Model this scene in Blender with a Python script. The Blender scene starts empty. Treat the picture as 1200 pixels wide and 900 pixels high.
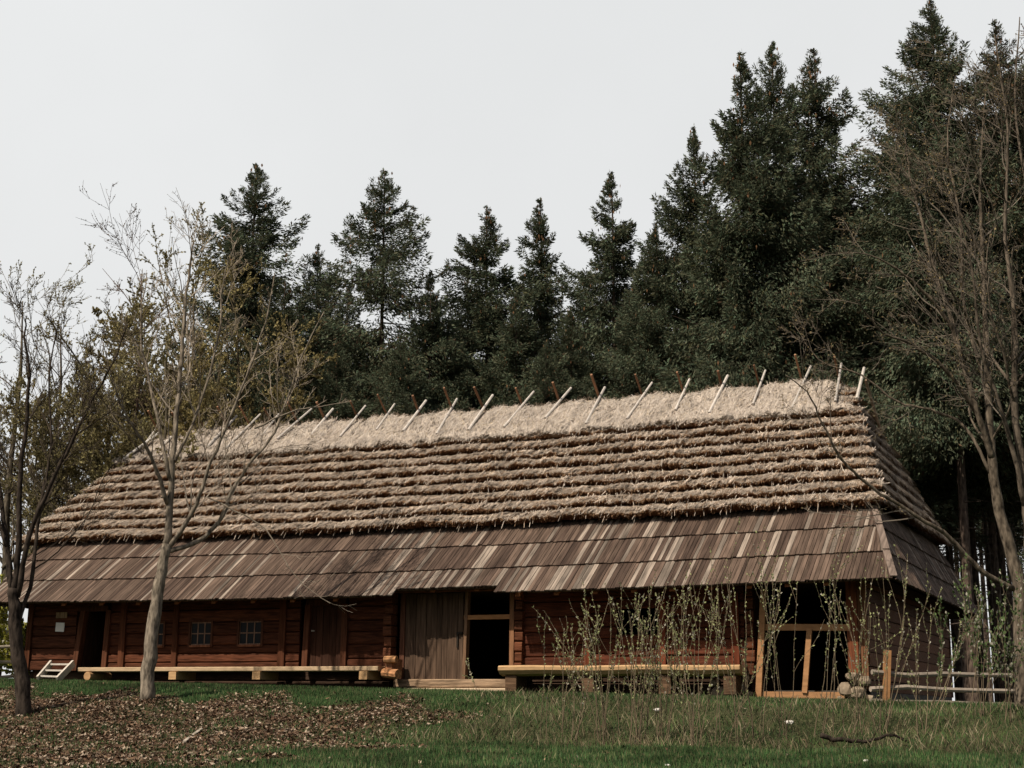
import bpy, math, random
import numpy as np
from mathutils import Vector
RAD = math.radians
C = bpy.context.scene
COL = C.collection

# ------------------------------------------------------------------ camera, sky, sun
FPX, HZ, CAMZ = 1760.0, 840.0, 1.7
PITCH = math.atan((HZ - 450) / FPX)
cam_d = bpy.data.cameras.new('camera'); cam = bpy.data.objects.new('camera', cam_d); COL.objects.link(cam)
cam_d.sensor_width = 36; cam_d.lens = 36 * FPX / 1200; cam_d.clip_end = 3000
cam.location = (0, 0, CAMZ); cam.rotation_euler = (math.pi / 2 + PITCH, 0, 0)
C.camera = cam
C.view_settings.view_transform = 'Standard'; C.view_settings.look = 'None'
C.view_settings.exposure = 0.15; C.view_settings.gamma = 1
SUN_EL, SUN_AZ = 49.0, (-0.72, -0.69)           # horizontal direction towards the sun
W = bpy.data.worlds.new('World'); C.world = W; W.use_nodes = True
wt = W.node_tree; wt.nodes.clear()
n_out = wt.nodes.new('ShaderNodeOutputWorld')
n_sky = wt.nodes.new('ShaderNodeTexSky'); n_sky.sky_type = 'NISHITA'; n_sky.sun_disc = False
n_sky.sun_elevation = RAD(SUN_EL); n_sky.sun_rotation = math.atan2(SUN_AZ[0], SUN_AZ[1])
n_sky.dust_density = 4; n_sky.air_density = 1.0
n_b1 = wt.nodes.new('ShaderNodeBackground'); n_b1.inputs[1].default_value = 0.06
n_tc = wt.nodes.new('ShaderNodeTexCoord'); n_sep = wt.nodes.new('ShaderNodeSeparateXYZ')
n_rmp = wt.nodes.new('ShaderNodeValToRGB')
el = n_rmp.color_ramp.elements
el[0].position = 0.0; el[0].color = (.93, .93, .92, 1)
el[1].position = 1.0; el[1].color = (.13, .15, .18, 1)
e = el.new(0.48); e.color = (.90, .91, .905, 1)
e = el.new(0.64); e.color = (.36, .38, .40, 1)
n_b2 = wt.nodes.new('ShaderNodeBackground'); n_b2.inputs[1].default_value = 0.88
n_mix = wt.nodes.new('ShaderNodeMixShader'); n_vr = wt.nodes.new('ShaderNodeMapRange'); n_vr.inputs[1].default_value = -.35; n_vr.inputs[2].default_value = .30; n_vr.inputs[3].default_value = .12; n_vr.inputs[4].default_value = .88
wt.links.new(n_sep.outputs[1], n_vr.inputs[0]); wt.links.new(n_vr.outputs[0], n_mix.inputs[0])   # thin high overcast ahead, clearing to the south
wt.links.new(n_tc.outputs['Generated'], n_sep.inputs[0]); wt.links.new(n_sep.outputs[2], n_rmp.inputs[0])
n_cl = wt.nodes.new('ShaderNodeTexNoise'); n_cl.inputs['Scale'].default_value = 2.2; n_cl.inputs['Detail'].default_value = 5
n_cm = wt.nodes.new('ShaderNodeMapRange'); n_cm.inputs[1].default_value = .3; n_cm.inputs[2].default_value = .7; n_cm.inputs[3].default_value = .94; n_cm.inputs[4].default_value = 1.05
n_cv = wt.nodes.new('ShaderNodeVectorMath'); n_cv.operation = 'SCALE'
wt.links.new(n_tc.outputs['Generated'], n_cl.inputs[0]); wt.links.new(n_cl.outputs[0], n_cm.inputs[0])
wt.links.new(n_rmp.outputs[0], n_cv.inputs[0]); wt.links.new(n_cm.outputs[0], n_cv.inputs['Scale'])
wt.links.new(n_cv.outputs[0], n_b2.inputs[0]); wt.links.new(n_sky.outputs[0], n_b1.inputs[0])
wt.links.new(n_b1.outputs[0], n_mix.inputs[1]); wt.links.new(n_b2.outputs[0], n_mix.inputs[2])
wt.links.new(n_mix.outputs[0], n_out.inputs[0])
sd = bpy.data.lights.new('sun', 'SUN'); sd.energy = 5.0; sd.angle = RAD(0.6); sd.color = (1, .90, .77)
sun = bpy.data.objects.new('sun', sd); COL.objects.link(sun)
_h = math.hypot(*SUN_AZ)
_s = Vector((SUN_AZ[0] / _h * math.cos(RAD(SUN_EL)), SUN_AZ[1] / _h * math.cos(RAD(SUN_EL)), math.sin(RAD(SUN_EL))))
sun.rotation_euler = _s.to_track_quat('Z', 'Y').to_euler()

# ------------------------------------------------------------------ survey helpers (photo sight lines -> metres)
cp, sp = math.cos(PITCH), math.sin(PITCH)
def ray(px, py):
    x = (px - 600) / FPX; y = (450 - py) / FPX
    return np.array([x, cp - y * sp, sp + y * cp])
D1 = np.array([-0.91169172, 0.41087494, 0.]); D2 = np.array([0.41087494, 0.91169172, 0.])   # along / across the house
C0 = np.array([9.06068859, 36., 0.])
HB, TILT = 0.3, 0.0095
def UZ(px, py, v):
    """house coordinates (u along, z up) of a sight line on the plane v"""
    r = ray(px, py)
    u, t = np.linalg.solve(np.array([[D1[0], -r[0]], [D1[1], -r[1]]]), -(C0 + v * D2)[:2])
    return u, t * r[2] - HB - TILT * u
def at(px, py, Y):
    r = ray(px, py); return r * (Y / r[1]) + np.array([0, 0, CAMZ])
def to_uv(x, y):
    dx = x - C0[0]; dy = y - C0[1]
    return dx * D1[0] + dy * D1[1], dx * D2[0] + dy * D2[1]
def smooth(t):
    t = np.clip(t, 0, 1); return t * t * (3 - 2 * t)
def ground(x, y):
    x = np.asarray(x, float); y = np.asarray(y, float)
    u, v = to_uv(x, y)
    lawn = np.where(y < 27, .039 * np.maximum(y, 0), 1.05 + .012 * (np.minimum(y, 60) - 27))
    gb = 2.0 + .029 * np.clip(u, -5, 30)
    v0 = -8 - .22 * np.clip(u, 0, 25)
    S = smooth((v - v0) / (-.6 - v0))
    g = lawn + (gb - lawn) * S
    far = smooth((v - 30) / 90)
    g = g + (1.0 - g) * far
    amp = np.clip((y - 5) / 20, 0, 1) * (1 - smooth((v + 2) / 2.0))
    g = g + amp * (.05 * np.sin(x * 1.3 + y * .7) * np.sin(y * 1.1 - x * .4) + .03 * np.sin(x * 3.1 - 1.2) * np.sin(y * 2.7 + x) + .02 * np.sin(x * 6.3 + y * 2) * np.sin(y * 5.1))
    return g
def ground_hit(px, py):
    r = ray(px, py)
    for Y in np.arange(15, 60, .05):
        p = r * (Y / r[1]) + np.array([0, 0, CAMZ])
        if p[2] <= float(ground(p[0], p[1])): return p
    return p

# ------------------------------------------------------------------ materials
def new_mat(name):
    m = bpy.data.materials.new(name); m.use_nodes = True
    nt = m.node_tree; b = nt.nodes['Principled BSDF']
    b.inputs['Specular IOR Level'].default_value = 0.06
    return m, nt, b
def mat_tint(name, rough=.9, noise=6.0, amt=.35, bump=0.0, stretch=(1, 1, 1), trans=0.0, detail=6):
    """base colour = per-vertex tint, broken up with a noise of its own"""
    m, nt, b = new_mat(name); b.inputs['Roughness'].default_value = rough
    at_ = nt.nodes.new('ShaderNodeAttribute'); at_.attribute_name = 'tint'
    tc = nt.nodes.new('ShaderNodeTexCoord'); mp = nt.nodes.new('ShaderNodeMapping'); mp.inputs['Scale'].default_value = stretch
    nz = nt.nodes.new('ShaderNodeTexNoise'); nz.inputs['Scale'].default_value = noise; nz.inputs['Detail'].default_value = detail
    mr = nt.nodes.new('ShaderNodeMapRange'); mr.inputs[1].default_value = .25; mr.inputs[2].default_value = .75
    mr.inputs[3].default_value = 1 - amt; mr.inputs[4].default_value = 1 + amt
    vm = nt.nodes.new('ShaderNodeVectorMath'); vm.operation = 'SCALE'
    L = nt.links.new
    L(tc.outputs['Object'], mp.inputs[0]); L(mp.outputs[0], nz.inputs[0]); L(nz.outputs[0], mr.inputs[0])
    L(at_.outputs['Color'], vm.inputs[0]); L(mr.outputs[0], vm.inputs['Scale']); L(vm.outputs[0], b.inputs['Base Color'])
    if bump:
        bp = nt.nodes.new('ShaderNodeBump'); bp.inputs['Strength'].default_value = bump; bp.inputs['Distance'].default_value = .03
        L(nz.outputs[0], bp.inputs['Height']); L(bp.outputs[0], b.inputs['Normal'])
    if trans:
        out = nt.nodes['Material Output']; tr = nt.nodes.new('ShaderNodeBsdfTranslucent'); mx = nt.nodes.new('ShaderNodeMixShader')
        mx.inputs[0].default_value = trans; L(vm.outputs[0], tr.inputs[0]); L(b.outputs[0], mx.inputs[1]); L(tr.outputs[0], mx.inputs[2]); L(mx.outputs[0], out.inputs[0])
    return m
M_STRAW = mat_tint('straw', .85, 3.0, .25)
M_THATCH = mat_tint('thatch_core', .95, 9.0, .5, .8, (1, 2, 2))
M_BOARD = mat_tint('weathered_shingle_board', .8, 2.2, .55, .4, (7, .6, .6), detail=8)
M_LOG = mat_tint('hewn_log', .75, 2.0, .65, .8, (1.1, 9, 9), detail=8)
M_PLANK = mat_tint('upright_plank', .8, 2.0, .5, .5, (9, 9, .8), detail=8)
M_NEW = mat_tint('fresh_timber', .7, 2.5, .22, .2, (1.5, 6, 6))
M_POLE = mat_tint('peeled_pole', .7, 6, .2)
M_BARK = mat_tint('bark', .95, 4.0, .9, 1.0, (3, 3, 1), detail=10)
M_TWIG = mat_tint('twig', .9, 3.0, .25)
M_NEEDLE = mat_tint('spruce_needles', .75, .35, .40, trans=.25)
M_LEAF = mat_tint('young_leaf', .7, 1.0, .2, trans=.3)
M_STONE = mat_tint('field_stone', .9, 5.0, .4, .9)
M_GRASS = mat_tint('grass_blade', .8, .7, .35, trans=.25)
M_LITTER = mat_tint('dry_leaf', .85, 3.0, .3)
M_PAPER = mat_tint('paper', .8, 3, .05)
def mat_dark_glass():
    m, nt, b = new_mat('old_glass'); b.inputs['Base Color'].default_value = (.012, .014, .016, 1); b.inputs['Roughness'].default_value = .3; b.inputs['Specular IOR Level'].default_value = .08
    return m
M_GLASS = mat_dark_glass()
def mat_ground():
    m, nt, b = new_mat('meadow_soil'); L = nt.links.new; b.inputs['Roughness'].default_value = .95
    at_ = nt.nodes.new('ShaderNodeAttribute'); at_.attribute_name = 'tint'
    tc = nt.nodes.new('ShaderNodeTexCoord')
    n1 = nt.nodes.new('ShaderNodeTexNoise'); n1.inputs['Scale'].default_value = 9; n1.inputs['Detail'].default_value = 10; n1.inputs['Roughness'].default_value = .7
    vo = nt.nodes.new('ShaderNodeTexVoronoi'); vo.inputs['Scale'].default_value = 11
    mr = nt.nodes.new('ShaderNodeMapRange'); mr.inputs[1].default_value = .3; mr.inputs[2].default_value = .7; mr.inputs[3].default_value = .5; mr.inputs[4].default_value = 1.4
    vm = nt.nodes.new('ShaderNodeVectorMath'); vm.operation = 'SCALE'
    L(tc.outputs['Object'], n1.inputs[0]); L(tc.outputs['Object'], vo.inputs[0]); L(n1.outputs[0], mr.inputs[0])
    L(at_.outputs['Color'], vm.inputs[0]); L(mr.outputs[0], vm.inputs['Scale']); L(vm.outputs[0], b.inputs['Base Color'])
    ad = nt.nodes.new('ShaderNodeMath'); L(n1.outputs[0], ad.inputs[0]); L(vo.outputs[0], ad.inputs[1])
    bp = nt.nodes.new('ShaderNodeBump'); bp.inputs['Strength'].default_value = .9; bp.inputs['Distance'].default_value = .08
    L(ad.outputs[0], bp.inputs['Height']); L(bp.outputs[0], b.inputs['Normal'])
    return m
M_GROUND = mat_ground()

# ------------------------------------------------------------------ mesh helpers
def link_mesh(name, me, mat, parent=None, smooth_=False):
    me.materials.append(mat)
    if smooth_: me.polygons.foreach_set('use_smooth', [True] * len(me.polygons))
    o = bpy.data.objects.new(name, me); COL.objects.link(o)
    if parent is not None: o.parent = parent
    return o
def tint_attr(me, cols):
    a = me.attributes.new('tint', 'FLOAT_COLOR', 'POINT')
    c = np.ones((len(me.vertices), 4), np.float32); c[:, :3] = cols
    a.data.foreach_set('color', c.ravel())
def quads_obj(name, Q, cols, mat, parent=None):
    """Q (N,4,3) loose quads, cols (N,3)"""
    Q = np.asarray(Q, np.float32); N = len(Q)
    me = bpy.data.meshes.new(name)
    me.vertices.add(N * 4); me.vertices.foreach_set('co', Q.reshape(-1))
    me.loops.add(N * 4); me.loops.foreach_set('vertex_index', np.arange(N * 4, dtype=np.int32))
    me.polygons.add(N); me.polygons.foreach_set('loop_start', np.arange(0, N * 4, 4, dtype=np.int32))
    try: me.polygons.foreach_set('loop_total', np.full(N, 4, np.int32))
    except Exception: pass
    me.update(calc_edges=True)
    tint_attr(me, np.repeat(np.asarray(cols, np.float32), 4, axis=0))
    return link_mesh(name, me, mat, parent)
class MB:
    def __init__(s): s.v = []; s.f = []; s.c = []
    def add(s, vs, fs, col):
        o = len(s.v); s.v += [tuple(p) for p in vs]; s.f += [tuple(i + o for i in f) for f in fs]
        s.c += [tuple(col)] * len(vs)
    def hexa(s, b, t, col):
        """b, t: four points each (bottom ring, top ring)"""
        s.add(list(b) + list(t), [(3, 2, 1, 0), (4, 5, 6, 7), (0, 1, 5, 4), (1, 2, 6, 5), (2, 3, 7, 6), (3, 0, 4, 7)], col)
    def box(s, lo, hi, col, ch=0.0):
        x0, y0, z0 = lo; x1, y1, z1 = hi
        if ch <= 0:
            s.hexa([(x0, y0, z0), (x1, y0, z0), (x1, y1, z0), (x0, y1, z0)], [(x0, y0, z1), (x1, y0, z1), (x1, y1, z1), (x0, y1, z1)], col); return
        c = ch                                              # chamfered along x (hewn timber)
        ring = [(y0 + c, z0), (y1 - c, z0), (y1, z0 + c), (y1, z1 - c), (y1 - c, z1), (y0 + c, z1), (y0, z1 - c), (y0, z0 + c)]
        vs = [(x0, y, z) for y, z in ring] + [(x1, y, z) for y, z in ring]
        fs = [tuple(range(8))[::-1], tuple(range(8, 16))] + [(i, (i + 1) % 8, 8 + (i + 1) % 8, 8 + i) for i in range(8)]
        s.add(vs, fs, col)
    def beam(s, p, q, w, h, col, up=(0, 0, 1)):
        p = np.array(p, float); q = np.array(q, float); t = q - p; t /= np.linalg.norm(t)
        a = np.cross(t, up)
        if np.linalg.norm(a) < 1e-4: a = np.cross(t, (1, 0, 0))
        a /= np.linalg.norm(a); b = np.cross(a, t)
        r = [(-w / 2, -h / 2), (w / 2, -h / 2), (w / 2, h / 2), (-w / 2, h / 2)]
        s.hexa([p + a * i + b * j for i, j in r], [q + a * i + b * j for i, j in r], col)
    def tube(s, pts, rad, n, col, cap=True):
        pts = np.asarray(pts, float); m = len(pts)
        tg = np.gradient(pts, axis=0); tg /= np.maximum(np.linalg.norm(tg, axis=1, keepdims=True), 1e-9)
        ref = np.array([1., .13, .07]) if abs(tg[0][2]) > .6 else np.array([.1, .05, 1.])
        a = np.cross(tg, ref); a /= np.maximum(np.linalg.norm(a, axis=1, keepdims=True), 1e-9); b = np.cross(tg, a)
        ang = np.arange(n) * 2 * math.pi / n
        R = np.asarray(rad, float).reshape(-1, 1, 1)
        V = pts[:, None, :] + R * (np.cos(ang)[None, :, None] * a[:, None, :] + np.sin(ang)[None, :, None] * b[:, None, :])
        fs = [(i * n + k, i * n + (k + 1) % n, (i + 1) * n + (k + 1) % n, (i + 1) * n + k) for i in range(m - 1) for k in range(n)]
        if cap: fs += [tuple(range(n))[::-1], tuple((m - 1) * n + k for k in range(n))]
        s.add(V.reshape(-1, 3), fs, col)
    def build(s, name, mat, parent=None, smooth_=False):
        me = bpy.data.meshes.new(name); me.from_pydata(s.v, [], s.f); me.update()
        tint_attr(me, np.array(s.c, np.float32))
        return link_mesh(name, me, mat, parent, smooth_)
def tag(o, label=None, cat=None, group=None, kind=None):
    if label: o['label'] = label
    if cat: o['category'] = cat
    if group: o['group'] = group
    if kind: o['kind'] = kind
    return o
def empty(name, loc, label, cat, group=None):
    o = bpy.data.objects.new(name, None); COL.objects.link(o); o.location = tuple(loc); o.empty_display_size = .3
    return tag(o, label, cat, group)
def shade(rng, c, k=.2):
    f = 1 + rng.uniform(-k, k); return tuple(np.clip(np.array(c) * f, 0, 1))
def nz1(x, seed, octs=((.35, 1.), (.9, .6), (2.3, .35), (5.7, .18))):
    r = np.random.default_rng(seed); o = np.zeros_like(np.asarray(x, float))
    for f, a in octs: o = o + a * np.sin(np.asarray(x) * f * 2 * math.pi * (1 + .2 * r.random()) + r.random() * 7)
    return o / sum(a for _, a in octs)

# ------------------------------------------------------------------ ground
def litter_mask(x, y):
    """1 where dead leaves lie: the bank in front of the left half"""
    u, v = to_uv(x, y)
    edge = -3.4 + (y - 26) * .30 + .7 * np.sin(y * 1.3) + .5 * np.sin(y * 2.9 + 1)
    m = smooth((edge - x) / 2.2) * smooth((-3.4 - v + .8 * np.sin(x * 1.7) + .4 * np.sin(x * 4.1)) / 1.3)
    n = .5 + .5 * (np.sin(x * 1.9 + 1.3 * np.sin(y * 1.1)) * np.sin(y * 2.3 + .7 * np.sin(x * 1.4)))
    return np.clip(m * (.40 + .95 * n), 0, 1)
def build_ground():
    xs = np.unique(np.concatenate([np.linspace(-900, -60, 22), np.linspace(-60, -22, 39), np.arange(-22, 22, .22), np.linspace(22, 60, 39), np.linspace(60, 900, 22)]))
    ys = np.unique(np.concatenate([np.linspace(-300, -10, 12), np.linspace(-10, 20, 31), np.arange(20, 52, .22), np.linspace(52, 90, 40), np.linspace(90, 1500, 25)]))
    X, Y = np.meshgrid(xs, ys); Z = ground(X, Y)
    nx, ny = len(xs), len(ys)
    I = (np.arange(ny - 1)[:, None] * nx + np.arange(nx - 1)[None, :]).ravel()
    F = np.stack([I, I + 1, I + nx + 1, I + nx], 1)
    me = bpy.data.meshes.new('ground'); me.from_pydata(np.stack([X, Y, Z], -1).reshape(-1, 3).tolist(), [], F.tolist()); me.update()
    m = litter_mask(X, Y); u, v = to_uv(X, Y)
    g = np.array([.030, .058, .018]); br = np.array([.075, .05, .032]); dry = np.array([.085, .075, .04])
    c = g + (br - g) * m[..., None]
    und = smooth((9.5 - u) / 2) * smooth((v + 8.8) / 1.5) * smooth((-1.5 - v) / 1.0) * .7
    c = c + (dry - c) * und[..., None]
    ho = smooth((v - 1.6) / .6)[..., None]; c = c + (np.array([.045, .04, .028]) - c) * ho
    tint_attr(me, c.reshape(-1, 3))
    tag(link_mesh('ground', me, M_GROUND, None, True), kind='structure')
build_ground()

# ------------------------------------------------------------------ the house
house = empty('thatched_house', (C0[0], C0[1], CAMZ + HB), 'long old log house with stepped thatch over a wooden shingle skirt', 'house')
house.rotation_euler = (0, TILT, math.atan2(-D1[1], -D1[0]))
UL, WD, W2 = 28.3, 16.0, 8.0                 # eave length, width, ridge distance
def sag(u): return -.11 * np.sin(np.pi * np.clip(np.asarray(u) / 28.5, 0, 1))
ZE, ZS, ZR = 2.88, 5.06, 9.47                # eave, skirt top, ridge (house datum)
def H(u, v, z): return np.array([-u, v, z])

def thatch_slope(name, A, B, At, Bt, courses, seed, straws, detail=.07):
    """A->B bottom edge, At->Bt top edge, in (u,v,z); stepped courses of straw with loose stalks"""
    rng = np.random.default_rng(seed)
    A, B, At, Bt = [np.array(p, float) for p in (A, B, At, Bt)]
    L = np.linalg.norm(B - A); up = (At + Bt) / 2 - (A + B) / 2; SL = np.linalg.norm(up); up /= SL
    al = (B - A) / L; nr = np.cross(al, up)
    if nr[2] < 0: nr = -nr
    n = max(8, int(L / detail)); s = np.linspace(0, 1, n)
    def swell(s, off):                      # the straw rounds the hips: faces grow past their own edge
        e0 = np.clip(1 - s * L / .9, 0, 1); e1 = np.clip(1 - (1 - s) * L / .9, 0, 1)
        return al * ((e1 - e0) * off * .85)[:, None] - nr * (np.maximum(e0, e1) ** 2 * off * .25)[:, None]
    def base(s, t):
        s = np.asarray(s)[..., None]; t = np.asarray(t)[..., None]
        p = (A + (B - A) * s) * (1 - t) + (At + (Bt - At) * s) * t
        p = p.copy(); p[..., 2] += sag(p[..., 0]); return p
    V = []; F = []; Cc = []; Q = []; QC = []
    for k in range(courses):
        t0 = k / courses; t1 = min(1.0, (k + 1.25) / courses); ch = SL / courses
        low = nz1(s * L, seed * 31 + k, ((.15, 1.), (.4, .8), (1.0, .6), (2.3, .35), (5.0, .2))) * .10 + rng.normal(0, .014, n)         # wavy lower edge (m)
        th = .27 + nz1(s * L + 5, seed * 17 + k, ((.2, .7), (.8, .8), (2.1, .6), (4.7, .5))) * .07 + rng.normal(0, .012, n)   # thickness at the butt
        rows = []
        # core: inner lower, outer lower, 3 rows up the face, their tint darkened as shade between stalks
        tl = t0 + low / SL
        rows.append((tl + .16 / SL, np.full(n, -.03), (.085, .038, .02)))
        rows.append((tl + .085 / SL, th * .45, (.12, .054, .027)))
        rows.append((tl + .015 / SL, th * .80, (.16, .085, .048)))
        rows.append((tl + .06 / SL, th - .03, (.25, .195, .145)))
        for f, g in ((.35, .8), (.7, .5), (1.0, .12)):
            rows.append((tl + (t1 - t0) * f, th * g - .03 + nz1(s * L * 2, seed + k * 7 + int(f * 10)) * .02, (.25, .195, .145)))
        o = len(V); allp = []
        for (tt, off, col) in rows:
            p = base(s, np.minimum(tt, 1)) + nr * off[:, None] + swell(s, np.maximum(off, 0))
            allp.append(p); Cc += list(np.array(col)[None] * rng.uniform(.7, 1.2, n)[:, None])
        P = np.concatenate(allp); m = len(rows)
        V += P.tolist(); 
        for r in range(m - 1):
            for i in range(n - 1):
                a = o + r * n + i; F.append((a, a + 1, a + n + 1, a + n))
        nbin = int(L / .085) + 2; cl_b = rng.uniform(.62, 1.22, (5, nbin)); cl_o = rng.normal(0, .022, (5, nbin)); cl_l = rng.normal(0, .035, (5, nbin))
        # loose stalks on the face
        N = int(straws * L * ch)
        ss = rng.random(N); tt = t0 + (rng.random(N) ** 1.2) * (1.05 / courses) + .02 / SL
        thi = np.interp(ss, s, th); lo = np.interp(ss, s, low)
        fr = (tt - t0) * courses
        off = thi * np.interp(fr, [0, .35, .7, 1.0, 1.1], [1, .8, .5, .12, .05]) - .03 + .055 * rng.random(N)
        skew = ss * L + .30 * (tt - t0) * SL * .4
        bi = np.clip((skew / .085).astype(int), 0, nbin - 1); bj = np.clip((fr * 4 + rng.normal(0, .35, N)).astype(int), 0, 4)
        off = off + cl_o[bj, bi] * np.clip(1.2 - fr, .2, 1); tt = tt + cl_l[bj, bi] * .8 / SL
        p = base(ss, np.clip(tt + lo / SL, 0, 1)) + nr * off[:, None] + swell(ss, off)
        ln = rng.uniform(.14, .42, N); jit = rng.normal(0, .26, N)
        d = -up + al * jit[:, None] + nr * (np.where(fr > .35, .50, .30) + rng.normal(0, .11, N))[:, None]
        wild = rng.random(N) < .025
        d[wild] += al * rng.normal(0, .7, wild.sum())[:, None] + nr * rng.uniform(0, .35, wild.sum())[:, None]
        d /= np.linalg.norm(d, axis=1, keepdims=True)
        short = (fr < .32) & (rng.random(N) > .09); head = p - d * (ln * np.where(short, rng.uniform(.55, 1.0, N), .5))[:, None]
        w = rng.uniform(.006, .013, N)[:, None]
        sd_ = np.cross(d, nr); sd_ /= np.linalg.norm(sd_, axis=1, keepdims=True)
        tip = head + d * ln[:, None]
        over = (fr < .14) & (rng.random(N) < .06)
        tip = tip + np.where(over, 1, 0)[:, None] * (np.array([0, 0, -1.]) * rng.uniform(.05, .30, N)[:, None])
        Q.append(np.stack([head - sd_ * w, head + sd_ * w, tip + sd_ * w * .5, tip - sd_ * w * .5], 1))
        base_c = np.array([.50, .405, .315]); gr = np.array([.45, .385, .32]); brn = np.array([.25, .16, .095])
        m1 = rng.random(N)[:, None]; c = base_c + (gr - base_c) * m1
        bsel = (rng.random(N) < .14); c[bsel] = brn
        wea = 1 + .16 * np.sin(ss * L * .9 + 2 * np.sin(tt * 9 + seed)) * np.sin(ss * L * 2.3 + tt * 14) + .08 * np.sin(ss * L * 6.1 + tt * 5)
        QC.append(c * (rng.uniform(.65, 1.18, N) * wea * cl_b[bj, bi])[:, None])
        # hanging stubs along the cut face: rusty older straw
        N2 = int(straws * L * .10)
        ss = rng.random(N2); thi = np.interp(ss, s, th); lo = np.interp(ss, s, low)
        hh = rng.random(N2)
        p = base(ss, np.clip(t0 + (lo + .02 + .12 * (1 - hh)) / SL, 0, 1)) + nr * (thi * hh)[:, None] + swell(ss, thi * hh)
        d = -up * .8 + al * rng.normal(0, .25, N2)[:, None] + np.array([0, 0, -.5]) + nr * rng.normal(.05, .2, N2)[:, None]
        d /= np.linalg.norm(d, axis=1, keepdims=True); ln = rng.uniform(.04, .12, N2)[:, None]; w = rng.uniform(.006, .014, N2)[:, None]
        sd_ = np.cross(d, nr); sd_ /= np.linalg.norm(sd_, axis=1, keepdims=True)
        Q.append(np.stack([p - sd_ * w, p + sd_ * w, p + d * ln + sd_ * w * .6, p + d * ln - sd_ * w * .6], 1))
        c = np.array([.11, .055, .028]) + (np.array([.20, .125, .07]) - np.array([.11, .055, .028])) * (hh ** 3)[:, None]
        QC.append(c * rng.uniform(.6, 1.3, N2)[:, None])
    V = np.array(V); V[:, 0] *= -1
    me = bpy.data.meshes.new(name); me.from_pydata(V.tolist(), [], F); me.update(); tint_attr(me, np.array(Cc))
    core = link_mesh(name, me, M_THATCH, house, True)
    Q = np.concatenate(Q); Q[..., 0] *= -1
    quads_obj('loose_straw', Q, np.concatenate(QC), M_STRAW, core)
    return core

TL0, TR0 = 29.2, .72          # thatch foot: left / right
TLt, TRt = 27.95, 2.45         # ridge ends
VF, VB = 2.55, 13.6
zf = ZS - .02
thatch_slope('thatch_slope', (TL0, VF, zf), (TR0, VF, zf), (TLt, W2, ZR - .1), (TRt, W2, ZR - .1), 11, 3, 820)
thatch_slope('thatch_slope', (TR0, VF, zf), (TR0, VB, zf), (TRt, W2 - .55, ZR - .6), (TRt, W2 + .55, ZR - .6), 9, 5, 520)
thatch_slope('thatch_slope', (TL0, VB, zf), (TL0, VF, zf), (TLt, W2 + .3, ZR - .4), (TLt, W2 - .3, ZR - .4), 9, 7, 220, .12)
thatch_slope('thatch_slope', (TR0, VB, zf), (TL0, VB, zf), (TRt, W2, ZR - .1), (TLt, W2, ZR - .1), 9, 9, 60, .2)

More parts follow.
